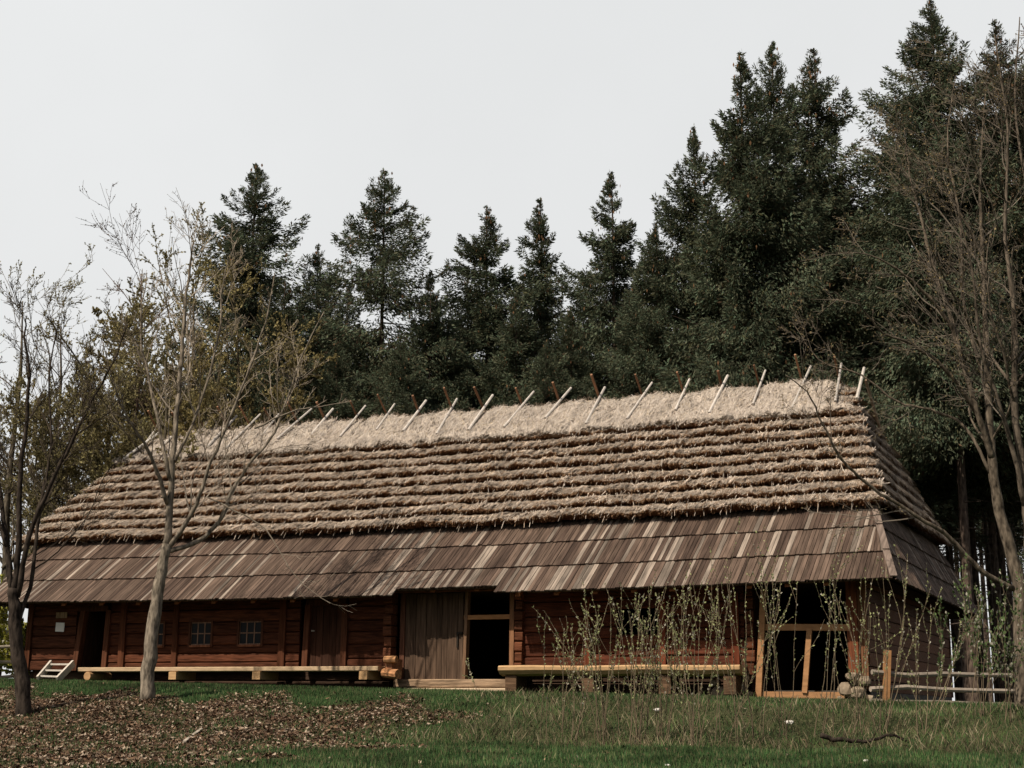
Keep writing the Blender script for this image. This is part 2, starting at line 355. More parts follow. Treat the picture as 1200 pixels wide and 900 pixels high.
def ridge_cap():
    rng = np.random.default_rng(21)
    n = 420; us = np.linspace(TRt - .12, TLt + .25, n)
    sl_f = np.array([0, VF - W2, zf - ZR]); Lf = np.linalg.norm(sl_f); sl_f /= Lf
    sl_b = np.array([0, VB - W2, zf - ZR]); sl_b /= np.linalg.norm(sl_b)
    nf = np.array([0, sl_f[2], -sl_f[1]]); nf = nf if nf[2] > 0 else -nf
    nb = np.array([0, sl_b[2], -sl_b[1]]); nb = nb if nb[2] > 0 else -nb
    prof = []          # (direction from the ridge line, distance, normal, thickness)
    for d in (1.85, 1.84, 1.75, 1.4, 1.0, .6, .3): prof.append((sl_f, d, nf))
    prof.append((sl_f, .0, np.array([0, 0, 1.])))
    for d in (.3, .8, 1.4, 1.6): prof.append((sl_b, d, nb))
    V = []; F = []; Cc = []
    top = nz1(us, 4) * .10
    for j, (dv, d, nn) in enumerate(prof):
        th = .24 + nz1(us * 1.3, 40 + j) * .03 + rng.normal(0, .012, n)
        dd = np.full(n, d)
        if j == 0: th = th * 0 + .03
        if j <= 2: dd = dd + nz1(us, 77) * .10 + rng.normal(0, .01, n)
        if dv is sl_f or dv is sl_b:
            splay = np.interp(us, [us[0], us[0] + .8, us[-1] - 1.2, us[-1]], [0, 0, 0, .0])
        uu = us.copy()
        # the ends follow the hips outwards as the cap comes down
        uu = us + np.interp(us, [us[0], us[0] + 1.2, us[-1] - 1.5, us[-1]], [-.10, 0, 0, .42]) * (dd / 1.2)
        P = np.stack([uu, np.full(n, W2), np.full(n, ZR)], 1) + dv[None] * dd[:, None] + nn[None] * th[:, None]
        P[:, 2] += sag(P[:, 0]) + top * (1 - d / 2.2)
        rnd = smooth((us - us[0]) / .9) * smooth((us[-1] - us) / 1.4)
        P[:, 2] -= (1 - rnd) * .32 * (1 - d / 2.4)
        V.append(P); Cc += [(.13, .065, .033) if j == 0 else (.40, .33, .245)] * n
    m = len(prof); P = np.stack(V)
    for r in range(m - 1):
        for i in range(n - 1): a = r * n + i; F.append((a, a + 1, a + n + 1, a + n))
    # end faces
    F.append(tuple(r * n for r in range(m))); F.append(tuple(r * n + n - 1 for r in range(m))[::-1])
    VV = P.reshape(-1, 3).copy(); VV[:, 0] *= -1
    me = bpy.data.meshes.new('ridge_cap'); me.from_pydata(VV.tolist(), [], F); me.update(); tint_attr(me, np.array(Cc))
    core = link_mesh('ridge_cap', me, M_THATCH, house, True)
    N = 42000
    i = rng.random(N) * (n - 1.001); r = 1 + rng.random(N) * (m - 2.001)
    i0 = i.astype(int); r0 = r.astype(int); fi = (i - i0)[:, None]; fr = (r - r0)[:, None]
    p = (P[r0, i0] * (1 - fi) + P[r0, i0 + 1] * fi) * (1 - fr) + (P[r0 + 1, i0] * (1 - fi) + P[r0 + 1, i0 + 1] * fi) * fr
    e1 = P[r0, i0 + 1] - P[r0, i0]; e2 = P[r0, i0] - P[r0 + 1, i0]
    e1 /= np.linalg.norm(e1, axis=1, keepdims=True); e2 /= np.linalg.norm(e2, axis=1, keepdims=True) + 1e-9
    nn = np.cross(e1, e2); nn[nn[:, 2] < 0] *= -1; nn /= np.linalg.norm(nn, axis=1, keepdims=True) + 1e-9
    d = e2 + e1 * rng.normal(0, .55, N)[:, None] + nn * rng.normal(0, .12, N)[:, None]; d /= np.linalg.norm(d, axis=1, keepdims=True)
    ln = rng.uniform(.15, .42, N)[:, None]; w = rng.uniform(.006, .012, N)[:, None]
    sd_ = np.cross(d, nn); p = p + nn * rng.uniform(.005, .03, N)[:, None]
    Q = np.stack([p - d * ln / 2 - sd_ * w, p - d * ln / 2 + sd_ * w, p + d * ln / 2 + sd_ * w, p + d * ln / 2 - sd_ * w], 1)
    Q[..., 0] *= -1
    c = np.array([.46, .385, .31]) + (np.array([.41, .36, .31]) - np.array([.46, .385, .31])) * rng.random(N)[:, None]
    c = c * rng.uniform(.7, 1.15, N)[:, None]
    quads_obj('loose_straw', Q, c, M_STRAW, core)
ridge_cap()

# crossed ridge poles: front pole lies on the front slope and sticks up past the ridge, rear pole the other way
TOPS = [(985, 428), (943, 430), (893, 438), (848, 442), (805, 450), (757, 455), (707, 462), (660, 465), (617, 468), (573, 474), (535, 481), (495, 480), (460, 486), (424, 488), (387, 491), (355, 491), (326, 497), (300, 499), (274, 503), (246, 506), (218, 510), (190, 516)]
def poles():
    rng = np.random.default_rng(5)
    sf = np.array([0, W2 - VF, ZR - zf]); sf /= np.linalg.norm(sf); sb = np.array([0, W2 - VB, ZR - zf]); sb /= np.linalg.norm(sb)
    for px, py in TOPS:
        u = UZ(px, py, W2 + .45)[0]
        dz = float(sag(u)) + .36
        o = np.array([u, W2, ZR + dz])
        lean = rng.normal(0, .10)
        a = o - sf * rng.uniform(1.0, 1.9) + np.array([lean, 0, 0]); b = o + sf * rng.uniform(.5, .78) + np.array([-lean, 0, .05])
        g = MB(); r = rng.uniform(.034, .05)
        g.tube([H(*a), H(*(a * .5 + b * .5)), H(*b)], [r * 1.05, r, r * .92], 7, shade(rng, (.44, .40, .355), .2)); g.build('ridge_pole', M_POLE, house)  # front pole: sunlit paleness put into its tint
        u2 = u + .12
        o = np.array([u2, W2, ZR + dz]); a = o - sb * 1.5; b = o + sb * rng.uniform(.45, .8) + np.array([rng.normal(0, .06), 0, .12])
        g = MB(); g.tube([H(*a), H(*b)], [r, r * .9], 7, shade(rng, (.21, .115, .068), .3)); g.build('ridge_pole', M_POLE, house)  # rear pole: shade put into its brown tint
    # gable end: a pair of thin poles leaning on the open end of the cap, and one at the far left edge
    for (p, q, c) in (((2.0, 6.7, 8.75), (2.05, 8.25, 10.0), (.45, .41, .36)), ((1.85, 9.5, 8.2), (1.95, 7.9, 9.55), (.30, .21, .14)), ((28.25, 6.4, 8.5), (27.75, 7.7, 9.65), (.5, .47, .43))):
        g = MB(); g.tube([H(*p), H(*q)], [.05, .045], 7, c); g.build('ridge_pole', M_POLE, house)
poles()

# wooden skirt roof: three courses of long boards
def skirt(A, B, At, Bt, seed, notch=None, n=3):
    rng = np.random.default_rng(seed)
    A, B, At, Bt = [np.array(p, float) for p in (A, B, At, Bt)]
    L = np.linalg.norm(B - A); al = (B - A) / L
    up = At - A; a_in = float(up @ al); up = up - al * a_in; SL = np.linalg.norm(up); up /= SL
    b_in = float((Bt - B) @ al)
    nr = np.cross(al, up); nr = nr if nr[2] > 0 else -nr
    def pt(s, t, off):
        lo = a_in * t; hi = L + b_in * t
        s = min(max(s, lo), hi)
        p = A + al * s + up * (SL * t) + nr * off; p[2] += float(sag(p[0])); return H(*p)
    fracs = [0, .345, .69, 1.03]
    for k in range(n):
        g = MB(); s = -.05
        while s < L:
            w = rng.uniform(.075, .15); t0 = fracs[k] + rng.normal(0, .0035); t1 = min(fracs[k + 1] + .06, 1.02)
            u = (A + al * s)[0]
            if notch and k == 0 and notch[0] < u < notch[1]: t0 += .085
            # weathering of the board itself: brown, grey, or bleached streaky white
            bl = .30 + .55 * nz1(np.array([u]), 90 + k, ((.05, 1.), (.12, .8), (.6, .4)))[0]
            bl -= .18
            if 8.0 < u < 14.6: bl += .48
            if 1.0 < u < 2.6: bl += .2
            if seed == 4: bl -= .25
            x = rng.random()
            if x < np.clip(bl * .62, .05, .55): c = np.array([.235, .19, .152]) * rng.uniform(.45, 1.15)
            elif x < .72: c = np.array([.098, .068, .051]) * rng.uniform(.7, 1.25)
            else: c = np.array([.068, .046, .035]) * rng.uniform(.7, 1.2)
            if seed == 4: c = c * 1.5  # hip-end boards painted lighter to offset the shade on that side
            thk = .028 + rng.uniform(0, .012); gap = .006
            o0 = .055 + rng.uniform(0, .012); o1 = .004
            bot = [pt(s + gap, t0, o0), pt(s + w - gap, t0, o0), pt(s + w - gap, t1, o1), pt(s + gap, t1, o1)]
            top = [pt(s + gap, t0, o0 + thk), pt(s + w - gap, t0, o0 + thk), pt(s + w - gap, t1, o1 + thk), pt(s + gap, t1, o1 + thk)]
            g.hexa(bot, top, c); s += w
        g.build('shingle_course', M_BOARD, house)
    # boarding under the shingles
    g = MB()
    nseg = 24
    for i in range(nseg):
        s0 = L * i / nseg; s1 = L * (i + 1) / nseg
        t0 = .02
        if notch and notch[0] - .6 < (A + al * s0)[0] < notch[1] + .6: t0 = .10
        g.hexa([pt(s0, t0, -.03), pt(s1, t0, -.03), pt(s1, 1, -.03), pt(s0, 1, -.03)], [pt(s0, t0, 0), pt(s1, t0, 0), pt(s1, 1, 0), pt(s0, 1, 0)], (.07, .045, .03))
    g.build('roof_boarding', M_PLANK, house)
VS = 2.85
NOTCH = (UZ(577, 694, 0)[0], UZ(457, 694, 0)[0])
skirt((UL, 0, ZE), (0, 0, ZE), (28.6, VS, ZS), (.95, VS, ZS), 2, NOTCH)
skirt((0, 0, ZE), (0, WD, ZE), (.95, VS, ZS), (.95, WD - VS, ZS), 4)
skirt((UL, WD, ZE), (UL, 0, ZE), (28.6, WD - VS, ZS), (28.6, VS, ZS), 6)
skirt((0, WD, ZE), (UL, WD, ZE), (.95, WD - VS, ZS), (28.6, WD - VS, ZS), 8)
g = MB()
for i in range(3):
    f0, f1 = (0, .345, .69)[i], (.37, .715, 1.03)[i]
    p = np.array([0, 0, ZE]); q = np.array([.95, VS, ZS]); a = p + (q - p) * f0; b = p + (q - p) * f1
    g.beam(H(*(a + np.array([-.03, -.03, .10]))), H(*(b + np.array([-.03, -.03, .055]))), .17, .03, (.17, .13, .105))
g.build('hip_board', M_BOARD, house)

# ---- walls
VW = 1.2
rngw = np.random.default_rng(11)
LOGC = (.068, .0245, .0125)
def log_wall(u0, u1, z0, z1, n, v=VW, thick=.16, c=LOGC, name='log_wall', k=.3):
    g = MB(); h = (z1 - z0) / n; z = z0
    hs = [h * (1 + rngw.uniform(-.18, .18)) for _ in range(n)]; sc = (z1 - z0) / sum(hs)
    for hh in hs:
        hh *= sc; dv = rngw.uniform(-.018, .018)
        g.box((-u1, v + dv, z + .008), (-u0, v + thick, z + hh - .008), shade(rngw, c, k), .03); z += hh
    g.box((-u1, v + thick * .6, z0), (-u0, v + thick + .03, z1), (.03, .015, .01))
    return g.build(name, M_LOG, house)
def post(u, w, z0, z1, v=VW - .07, d=.2, c=(.07, .026, .013), lean=0.0, name='post'):
    g = MB()
    g.hexa([(-u - w / 2, v, z0), (-u + w / 2, v, z0), (-u + w / 2, v + d, z0), (-u - w / 2, v + d, z0)], [(-u - w / 2 + lean, v, z1), (-u + w / 2 + lean, v, z1), (-u + w / 2 + lean, v + d, z1), (-u - w / 2 + lean, v + d, z1)], shade(rngw, c, .15))
    return g.build(name, M_PLANK, house)
def U(px, py=760, v=VW): return UZ(px, py, v)[0]
ZT = 2.98; ZB = .86
# spans of log wall between the openings (pixel columns of the photo turned into metres along the wall)
log_wall(U(87), U(30), ZB, ZT, 6)
log_wall(U(118) - .05, U(87), 2.70, ZT, 1)
wins = [(U(190), U(170)), (U(246), U(222)), (U(305), U(279))]
WZ0, WZ1 = 1.60, 2.28
edges = [U(127)] + [x for w_ in wins for x in (w_[1], w_[0])] + [U(350)]
log_wall(U(350), U(127), ZB, WZ0, 3); log_wall(U(350), U(127), WZ1, ZT, 2)
for i in range(0, len(edges), 2): log_wall(edges[i + 1], edges[i], WZ0, WZ1, 2)
log_wall(U(452), U(407), ZB, ZT, 6)
log_wall(U(690), U(612), ZB, ZT, 6, c=(.068, .023, .0125))
log_wall(U(722), U(690), ZB, ZT, 6, c=(.068, .023, .0125), v=VW + .02)
log_wall(U(770), U(722), ZB, 1.75, 3, c=(.068, .023, .0125)); log_wall(U(770), U(722), 2.42, ZT, 2, c=(.068, .023, .0125))
log_wall(U(872), U(770), ZB, ZT, 6, c=(.068, .023, .0125))
log_wall(U(452), U(30), .30, ZB, 2, v=VW + .25, c=(.05, .03, .02), name='sill_log')
log_wall(U(872), U(612), .18, ZB, 2, v=VW + .25, c=(.05, .03, .02), name='sill_log')
# posts and jambs, leaning a little with age
for px, w_, ln in ((143, .22, .0), (205, .18, 0), (330, .22, .02), (33, .2, .03)):
    post(U(px), w_, ZB, ZT, lean=ln)
def door(pl, pr, z0, z1, planks, leaf=True, lean=.1, c=(.045, .021, .013), name='door'):
    u0, u1 = U(pr), U(pl)
    f = MB()
    for u, ln in ((u1 + .09, lean), (u0 - .09, lean * .3)):
        f.hexa([(-u - .09, VW - .08, z0), (-u + .09, VW - .08, z0), (-u + .09, VW + .14, z0), (-u - .09, VW + .14, z0)], [(-u - .09 + ln, VW - .08, z1), (-u + .09 + ln, VW - .08, z1), (-u + .09 + ln, VW + .14, z1), (-u - .09 + ln, VW + .14, z1)], (.08, .032, .017))
    f.box((-u1 - .1, VW - .06, z1 - .02), (-u0 + .12, VW + .13, z1 + .14), (.06, .026, .015))
    fr = f.build('door_frame', M_PLANK, house)
    if leaf:
        g = MB(); n = planks
        for i in range(n):
            a = u0 + (u1 - u0) * i / n; b = u0 + (u1 - u0) * (i + 1) / n
            g.box((-b + .006, VW + .03 + rngw.uniform(-.006, .006), z0), (-a - .006, VW + .08, z1), shade(rngw, c, .25))
        d_ = g.build(name, M_PLANK, house)
        hd = MB(); hd.box((-u1 + .08, VW - .02, 1.95), (-u1 + .17, VW + .03, 1.99), (.3, .28, .25)); hd.build('handle', M_STONE, d_)
door(92, 121, ZB, 2.70, 5, leaf=False, lean=.2)
door(361, 400, ZB, 2.72, 5, lean=.06)
# the open leaf swung inside the dark left doorway
g = MB(); g.box((-U(92) + .0, VW + .2, ZB), (-U(92) + .05, VW + 1.1, 2.68), (.05, .025, .015)); g.build('door', M_PLANK, house)
# windows: frame, muntins, panes
for a, b in wins:
    f = MB(); fc = (.19, .12, .085)
    f.box((-b - .07, VW - .03, WZ0 - .06), (-b + .0, VW + .1, WZ1 + .06), (.065, .028, .016)); f.box((-a, VW - .03, WZ0 - .06), (-a + .07, VW + .1, WZ1 + .06), (.065, .028, .016))
    f.box((-b, VW - .03, WZ1), (-a, VW + .1, WZ1 + .06), (.065, .028, .016)); f.box((-b, VW - .05, WZ0 - .06), (-a, VW + .1, WZ0), (.15, .065, .035))
    fr = f.build('window', M_PLANK, house)
    m = MB()
    for i in range(4):
        x = -b + (b - a) * i / 3; m.box((x - .018, VW + .015, WZ0), (x + .018, VW + .05, WZ1), fc)
    for z in (WZ0 + .018, (WZ0 + WZ1) / 2, WZ1 - .018): m.box((-b, VW + .018, z - .016), (-a, VW + .047, z + .016), fc)
    m.build('muntin', M_PLANK, fr)
    p = MB(); p.box((-b, VW + .03, WZ0), (-a, VW + .035, WZ1), (0, 0, 0)); p.build('pane', M_GLASS, fr)
# crossing log ends at the partition, staggered
def log_ends(px, z0, z1, n, w=.26, out=.3):
    u = U(px); g = MB(); h = (z1 - z0) / n
    for i in range(n):
        o_ = out * rngw.uniform(.6, 1.05); ww = w * rngw.uniform(.8, 1.1)
        g.box((-u - ww / 2, VW - o_, z0 + i * h + .012), (-u + ww / 2, VW + .1, z0 + (i + 1) * h - .012), shade(rngw, (.085, .032, .016), .3), .035)
    g.build('log_end', M_LOG, house)
log_ends(458, ZB - .3, ZT, 8); log_ends(609, ZB - .1, ZT, 8, .24, .18); log_ends(880, ZB - .2, ZT, 7, .22, .2)
# the large barn entrance: closed plank leaf, bar, jambs, threshold beams
DZ0 = .60
g = MB(); a, b = U(541), U(473); n = 11
for i in range(n):
    x0 = a + (b - a) * i / n; x1 = a + (b - a) * (i + 1) / n
    g.box((-x1 + .005, VW + .05 + rngw.uniform(-.012, .012), DZ0 - .02 + rngw.uniform(-.02, .01)), (-x0 - .005, VW + .11, 2.96), shade(rngw, (.085, .054, .036), .3))
leaf = g.build('gate_leaf', M_PLANK, house)
g = MB(); x = -U(535); g.box((x - .02, VW + .0, 1.45), (x + .02, VW + .05, 1.85), (.03, .025, .02)); g.box((x - .02, VW - .01, 1.83), (x + .16, VW + .03, 1.88), (.03, .025, .02)); g.build('handle', M_PLANK, leaf)
post(U(600), .13, DZ0, ZT, c=(.19, .095, .05)); post(U(543), .09, DZ0, ZT, v=VW + .0, c=(.17, .10, .06), lean=.06); post(U(470), .14, DZ0, ZT, v=VW + .02, c=(.10, .045, .028))
g = MB(); zb = UZ(570, 723, VW)[1]; g.box((-U(542), VW + .02, zb - .06), (-U(599) , VW + .12, zb + .06), (.34, .17, .075)); g.build('cross_bar', M_NEW, house)
g = MB(); g.box((-U(464), VW - .12, .36), (-U(611), VW + .28, .595), (.24, .165, .105), .03); g.build('threshold', M_LOG, house)
g = MB(); g.box((-U(480), VW - .32, .14), (-U(603), VW + .2, .352), (.40, .31, .21), .03); g.build('threshold', M_NEW, house)
g = MB(); g.box((-U(598), VW - .14, .45), (-U(614), VW + .2, .56), (.30, .22, .15), .03); g.build('log_end', M_LOG, house)
# barn part posts
for px, w_ in ((688, .16), (776, .2), (862, .2)): post(U(px), w_, ZB, 2.75, c=(.115, .034, .017))
post(U(1000), .26, .7, ZT, v=VW - .1, d=.3, c=(.125, .042, .02))
# slatted gate of fresh timber in the right opening, hanging a little crooked
gate_c = (.32, .17, .08)
def pz(px, py, v): u, z = UZ(px, py, v); return np.array([-u, v, z])
VG = VW - .12
g = MB(); g.beam(pz(889, 818, VG), pz(894, 690, VG), .15, .12, gate_c, (0, 1, 0)); g.build('gate_stile', M_NEW, house)
g = MB(); g.beam(pz(943, 812, VG), pz(948, 737, VG), .13, .09, gate_c, (0, 1, 0)); g.build('gate_stile', M_NEW, house)
g = MB(); g.beam(pz(893, 735, VG + .06), pz(996, 735.5, VG + .06), .10, .16, gate_c); g.build('gate_rail', M_NEW, house)
g = MB(); g.beam(pz(886, 814, VG + .06), pz(990, 815, VG + .06), .10, .16, gate_c); g.build('gate_rail', M_NEW, house)
g = MB(); g.box((-U(885), VW - .1, -.05), (-U(992), VW + .25, .07), (.36, .27, .18), .02); g.build('threshold', M_NEW, house)
# corner panel right of the gate and the end wall in the shade of the hip
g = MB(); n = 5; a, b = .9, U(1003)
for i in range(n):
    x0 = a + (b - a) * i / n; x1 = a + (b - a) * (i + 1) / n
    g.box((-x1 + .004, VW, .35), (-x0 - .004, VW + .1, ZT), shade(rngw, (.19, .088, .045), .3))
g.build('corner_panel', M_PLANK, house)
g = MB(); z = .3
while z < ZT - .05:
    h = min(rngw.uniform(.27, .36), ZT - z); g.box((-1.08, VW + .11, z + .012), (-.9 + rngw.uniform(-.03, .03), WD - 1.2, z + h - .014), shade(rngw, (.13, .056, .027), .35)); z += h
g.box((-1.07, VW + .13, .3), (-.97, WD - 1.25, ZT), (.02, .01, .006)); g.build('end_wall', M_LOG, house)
g = MB(); g.box((-27.2, VW + .2, .3), (-27.0, WD - 1.2, ZT), (.09, .04, .025)); g.build('end_wall', M_LOG, house)
g = MB(); g.box((-27.2, WD - 1.19, .3), (-.9, WD - 1.0, ZT), (.09, .04, .025)); g.build('rear_wall', M_LOG, house)
g = MB(); g.box((-27.0, VW + .3, ZT + .005), (-1.1, WD - 1.2, ZT + .06), (.05, .035, .025)); g.build('ceiling', M_PLANK, house)
g = MB(); g.box((-27.0, VW + .3, .0), (-1.1, WD - 1.2, .1), (.04, .03, .022)); g.build('floor', M_PLANK, house)
for u in (U(466), U(612), U(880)):                       # inner partitions
    g = MB(); g.box((-u - .08, VW + .2, .11), (-u + .08, WD - 1.25, ZT), (.05, .028, .02)); g.build('partition', M_LOG, house)
g = MB(); g.box((-27.4, VW - .1, ZT + .002), (-.8, VW + .2, ZT + .24), (.10, .045, .028), .03); g.build('wall_plate', M_LOG, house)
g = MB(); g.box((-.78, VW - .1, ZT + .0), (-.6 - .4, WD - 1.2, ZT + .22), (.08, .045, .03)); g.build('wall_plate', M_LOG, house)
for px in (80, 124, 167, 212, 255, 301, 347, 397, 505, 557, 610, 655, 700, 745, 790, 835, 880, 925, 970):
    u = U(px, 700, .4); g = MB(); s_ = (ZS - ZE) / VS; top_z = lambda v: ZE + s_ * v + float(sag(u)) - .045
    v0 = .42 if NOTCH[0] < u < NOTCH[1] else .16
    g.hexa([(-u - .07, v0, top_z(v0) - .13), (-u + .07, v0, top_z(v0) - .13), (-u + .07, 1.6, top_z(1.6) - .13), (-u - .07, 1.6, top_z(1.6) - .13)], [(-u - .07, v0, top_z(v0)), (-u + .07, v0, top_z(v0)), (-u + .07, 1.6, top_z(1.6)), (-u - .07, 1.6, top_z(1.6))], (.22, .085, .035))
    g.build('rafter', M_NEW, house)
# rubble under the corner posts
def stone_mesh(rng, r, flat=.75):
    import bmesh
    bm = bmesh.new(); bmesh.ops.create_icosphere(bm, subdivisions=2, radius=1)
    ax = rng.uniform(.75, 1.2, 3); ax[2] *= flat; ph = rng.random(6) * 6
    for v in bm.verts:
        k = 1 + .14 * math.sin(v.co.x * 2.7 + ph[0]) * math.cos(v.co.y * 2.9 + ph[1]) + .10 * math.sin(v.co.z * 4 + ph[2]) + .05 * math.sin(v.co.x * 7 + ph[3])
        v.co = Vector((v.co.x * ax[0], v.co.y * ax[1], v.co.z * ax[2])) * k * r
        for i in range(3): v.co[i] = max(min(v.co[i], r * ax[i] * .86), -r * ax[i] * .86)
    me = bpy.data.meshes.new('stone'); bm.to_mesh(me); bm.free(); return me
rngs = np.random.default_rng(8)
for px, py, r in ((844, 812, .30), (866, 806, .27), (852, 792, .25), (874, 795, .20), (838, 800, .2), (879, 815, .2), (990, 808, .30), (1006, 812, .27), (998, 793, .24), (1013, 798, .2), (985, 820, .2), (1018, 818, .22)):
    v = VW - .05 + rngs.uniform(-.1, .15); u, z = UZ(px, py, v)
    me = stone_mesh(rngs, r * .8); tint_attr(me, np.tile(shade(rngs, (.26, .205, .145), .35), (len(me.vertices), 1)))
    o = link_mesh('foundation_stone', me, M_STONE, house, False); o.location = (-u, v, z)
# rough dry stone footing below the sills
g = MB(); g.box((-27.1, VW + .3, -.6), (-.95, VW + .6, .32), (.06, .05, .04)); g.box((-1.1, VW + .3, -.6), (-.92, WD - 1.2, .3), (.10, .085, .07)); g.build('footing', M_STONE, house)

# house-frame things that are not part of the house: helper that puts an empty in the house's frame
Mh = house.matrix_basis
from mathutils import Matrix, Euler
MH = Matrix.Translation(house.location) @ house.rotation_euler.to_matrix().to_4x4()
def house_thing(name, u, v, z, label, cat, group=None):
    o = empty(name, (0, 0, 0), label, cat, group)
    p = MH @ Vector((-u, v, z)); o.location = p; o.rotation_euler = house.rotation_euler.copy()
    return o
# ---- plank bench along the left half
u0, u1 = U(446, 780, .5), U(95, 780, .5)
bt = house_thing('plank_bench', (u0 + u1) / 2, .75, .3, 'long pale plank bench along the log wall with windows, on squared beams', 'bench')
half = (u1 - u0) / 2; bz = .93 - .3
g = MB()
for j, (va, vb) in enumerate(((-.42, -.06), (-.05, .34))): g.box((-half - .1 * j, va, bz - .13), (half, vb, bz + .006 * j), (.40, .29, .18) if j == 0 else (.30, .2, .12), .02)
g.build('seat', M_NEW, bt)
for px in (106, 303, 428, 205):
    u = U(px, 787, .4); x = (u0 + u1) / 2 - u; g = MB()
    if px == 106: g.tube([(x, -.5, bz - .26), (x, .5, bz - .26)], [.13, .13], 10, (.40, .24, .12))
    else: g.box((x - .13, -.48, bz - .36), (x + .13, .5, bz - .135), (.42, .26, .13))
    g.build('support_beam', M_NEW, bt)
g = MB(); x = (u0 + u1) / 2 - U(462, 770, .5)
g.tube([(x - .25, -.35, bz + .18), (x + .12, -.35, bz + .18)], [.10, .10], 9, (.36, .19, .09)); g.tube([(x - .35, -.2, bz - .18), (x + .22, -.42, bz - .22)], [.13, .13], 9, (.34, .17, .08)); g.box((x - .25, -.3, bz - .3), (x - .05, .3, bz + .2), (.26, .12, .06)); g.build('end_bracket', M_LOG, bt)
# ---- half-log bench along the barn wall
u0, u1 = U(868, 780, .5), U(586, 780, .5)
bt = house_thing('log_bench', (u0 + u1) / 2, .75, .3, 'half log bench with rounded front beside the dark barn doorway', 'bench')
half = (u1 - u0) / 2; g = MB(); n = 9; segs = 14; ring = [(-.30 + .0, .0)]
P = []
prof = [(.34, 0), (.34, -.12), (.15, -.24), (-.10, -.27), (-.30, -.22), (-.40, -.12), (-.41, -.04), (-.36, 0)]
vs = []; fs = []
for i in range(segs + 1):
    x = -half + 2 * half * i / segs; w_ = 1 + .05 * math.sin(i * 1.3)
    for (yy, zz) in prof: vs.append((x, yy * w_, bz + zz * w_ + .01 * math.sin(i * .9)))
m = len(prof)
for i in range(segs):
    for k in range(m): fs.append((i * m + k, i * m + (k + 1) % m, (i + 1) * m + (k + 1) % m, (i + 1) * m + k))
fs += [tuple(range(m)), tuple(segs * m + k for k in range(m))[::-1]]
g.add(vs, fs, (.42, .27, .14)); g.build('seat', M_NEW, bt)
for px in (600, 690, 780, 856):
    u = U(px, 795, .6); x = (u0 + u1) / 2 - u; g = MB(); g.box((x - .16, -.25, bz - .72), (x + .16, .45, bz - .255), (.10, .06, .035)); g.build('support_beam', M_LOG, bt)
# ---- little ladder steps leaning on the bench at the left door
p0 = ground_hit(58, 797)
st = empty('wooden_steps', p0, 'small whitish ladder-like wooden steps leaning at the left end of the plank bench', 'steps')
st.rotation_euler = (0, 0, math.atan2(-D1[1], -D1[0]))
def lp(px, py, v): 
    u, z = UZ(px, py, v); w_ = MH @ Vector((-u, v, z)); d_ = w_ - st.location; c_, s_ = math.cos(-st.rotation_euler.z), math.sin(-st.rotation_euler.z)
    return np.array([d_.x * c_ - d_.y * s_, d_.x * s_ + d_.y * c_, d_.z])
a0, a1 = lp(44, 796, -.5), lp(60, 777, .25); b0, b1 = lp(67, 797, -.5), lp(86, 777, .25)
for a, b, w_ in ((a0, a1, .06), (b0, b1, .07)):
    g = MB(); g.beam(a, b, w_, .20, (.50, .45, .38)); g.build('stringer', M_POLE, st)
for f in (.2, .55, .92):
    g = MB(); p, q = a0 + (a1 - a0) * f, b0 + (b1 - b0) * f; g.beam(p, q, .16, .05, (.46, .42, .36)); g.build('tread', M_POLE, st)
# ---- notices by the left door
u, z = UZ(70.5, 735, VW); nt_ = MB(); nt_.box((-.17, -.012, -.14), (.17, .0, .14), (.72, .70, .66))
o = nt_.build('paper_notice', M_PAPER); tag(o, 'white paper notice pinned on the dark logs left of the open door', 'notice'); o.location = MH @ Vector((-u, VW - .03, z)); o.rotation_euler = (0, RAD(3), house.rotation_euler.z)
u, z = UZ(72.5, 721, VW); nt_ = MB(); nt_.box((-.22, -.02, -.09), (.22, .0, .09), (.22, .15, .09))
o = nt_.build('wooden_plaque', M_PLANK); tag(o, 'small brown wooden plaque above the white paper notice', 'plaque'); o.location = MH @ Vector((-u, VW - .03, z)); o.rotation_euler = (0, 0, house.rotation_euler.z)

# ------------------------------------------------------------------ rail fences
def fence(label, rails, posts, col, pcol, base):
    o = empty('rail_fence', base, label, 'fence')
    B_ = np.array(base)
    rg = np.random.default_rng(3)
    for (p, q) in rails:
        g = MB(); t = np.linspace(0, 1, 7)[:, None]; pts = np.array(p) + (np.array(q) - np.array(p)) * t - B_; pts[:, 2] += rg.normal(0, .015, 7)
        g.tube(pts, np.linspace(.062, .05, 7), 7, shade(rg, col, .15)); g.build('rail', M_POLE, o)
    for (p, q) in posts:
        g = MB(); g.beam(np.array(p) - B_, np.array(q) - B_, .16, .12, pcol, (0, 1, 0)); g.build('post', M_NEW, o)
def wp(u, v, z): return np.array(MH @ Vector((-u, v, z)))
fence('weathered three rail fence running right from the house corner with one orange post',
      [(at(1022, 789, 35.6), at(1262, 792, 37.5)), (at(1020, 807, 35.6), at(1262, 811, 37.5)), (at(1020, 822, 35.6), at(1262, 828, 37.5))],
      [(at(1037, 826, 35.7) - np.array([0, 0, .2]), at(1040, 762, 35.7)), (at(1215, 840, 37.2) - np.array([0, 0, .2]), at(1216, 775, 37.2))], (.27, .225, .18), (.30, .155, .07), ground_hit(1100, 830))
fence('pale rail fence at the left end of the house behind the dark tree',
      [(at(-45, 760, 47), at(26, 757, 48.5)), (at(-45, 777, 47), at(26, 775, 48.5)), (at(-45, 795, 47), at(26, 793, 48.5))],
      [(at(-8, 806, 47.6), at(-8, 748, 47.6)), (at(20, 800, 48.2), at(20, 750, 48.2))], (.42, .36, .28), (.36, .25, .15), at(5, 802, 47.8))

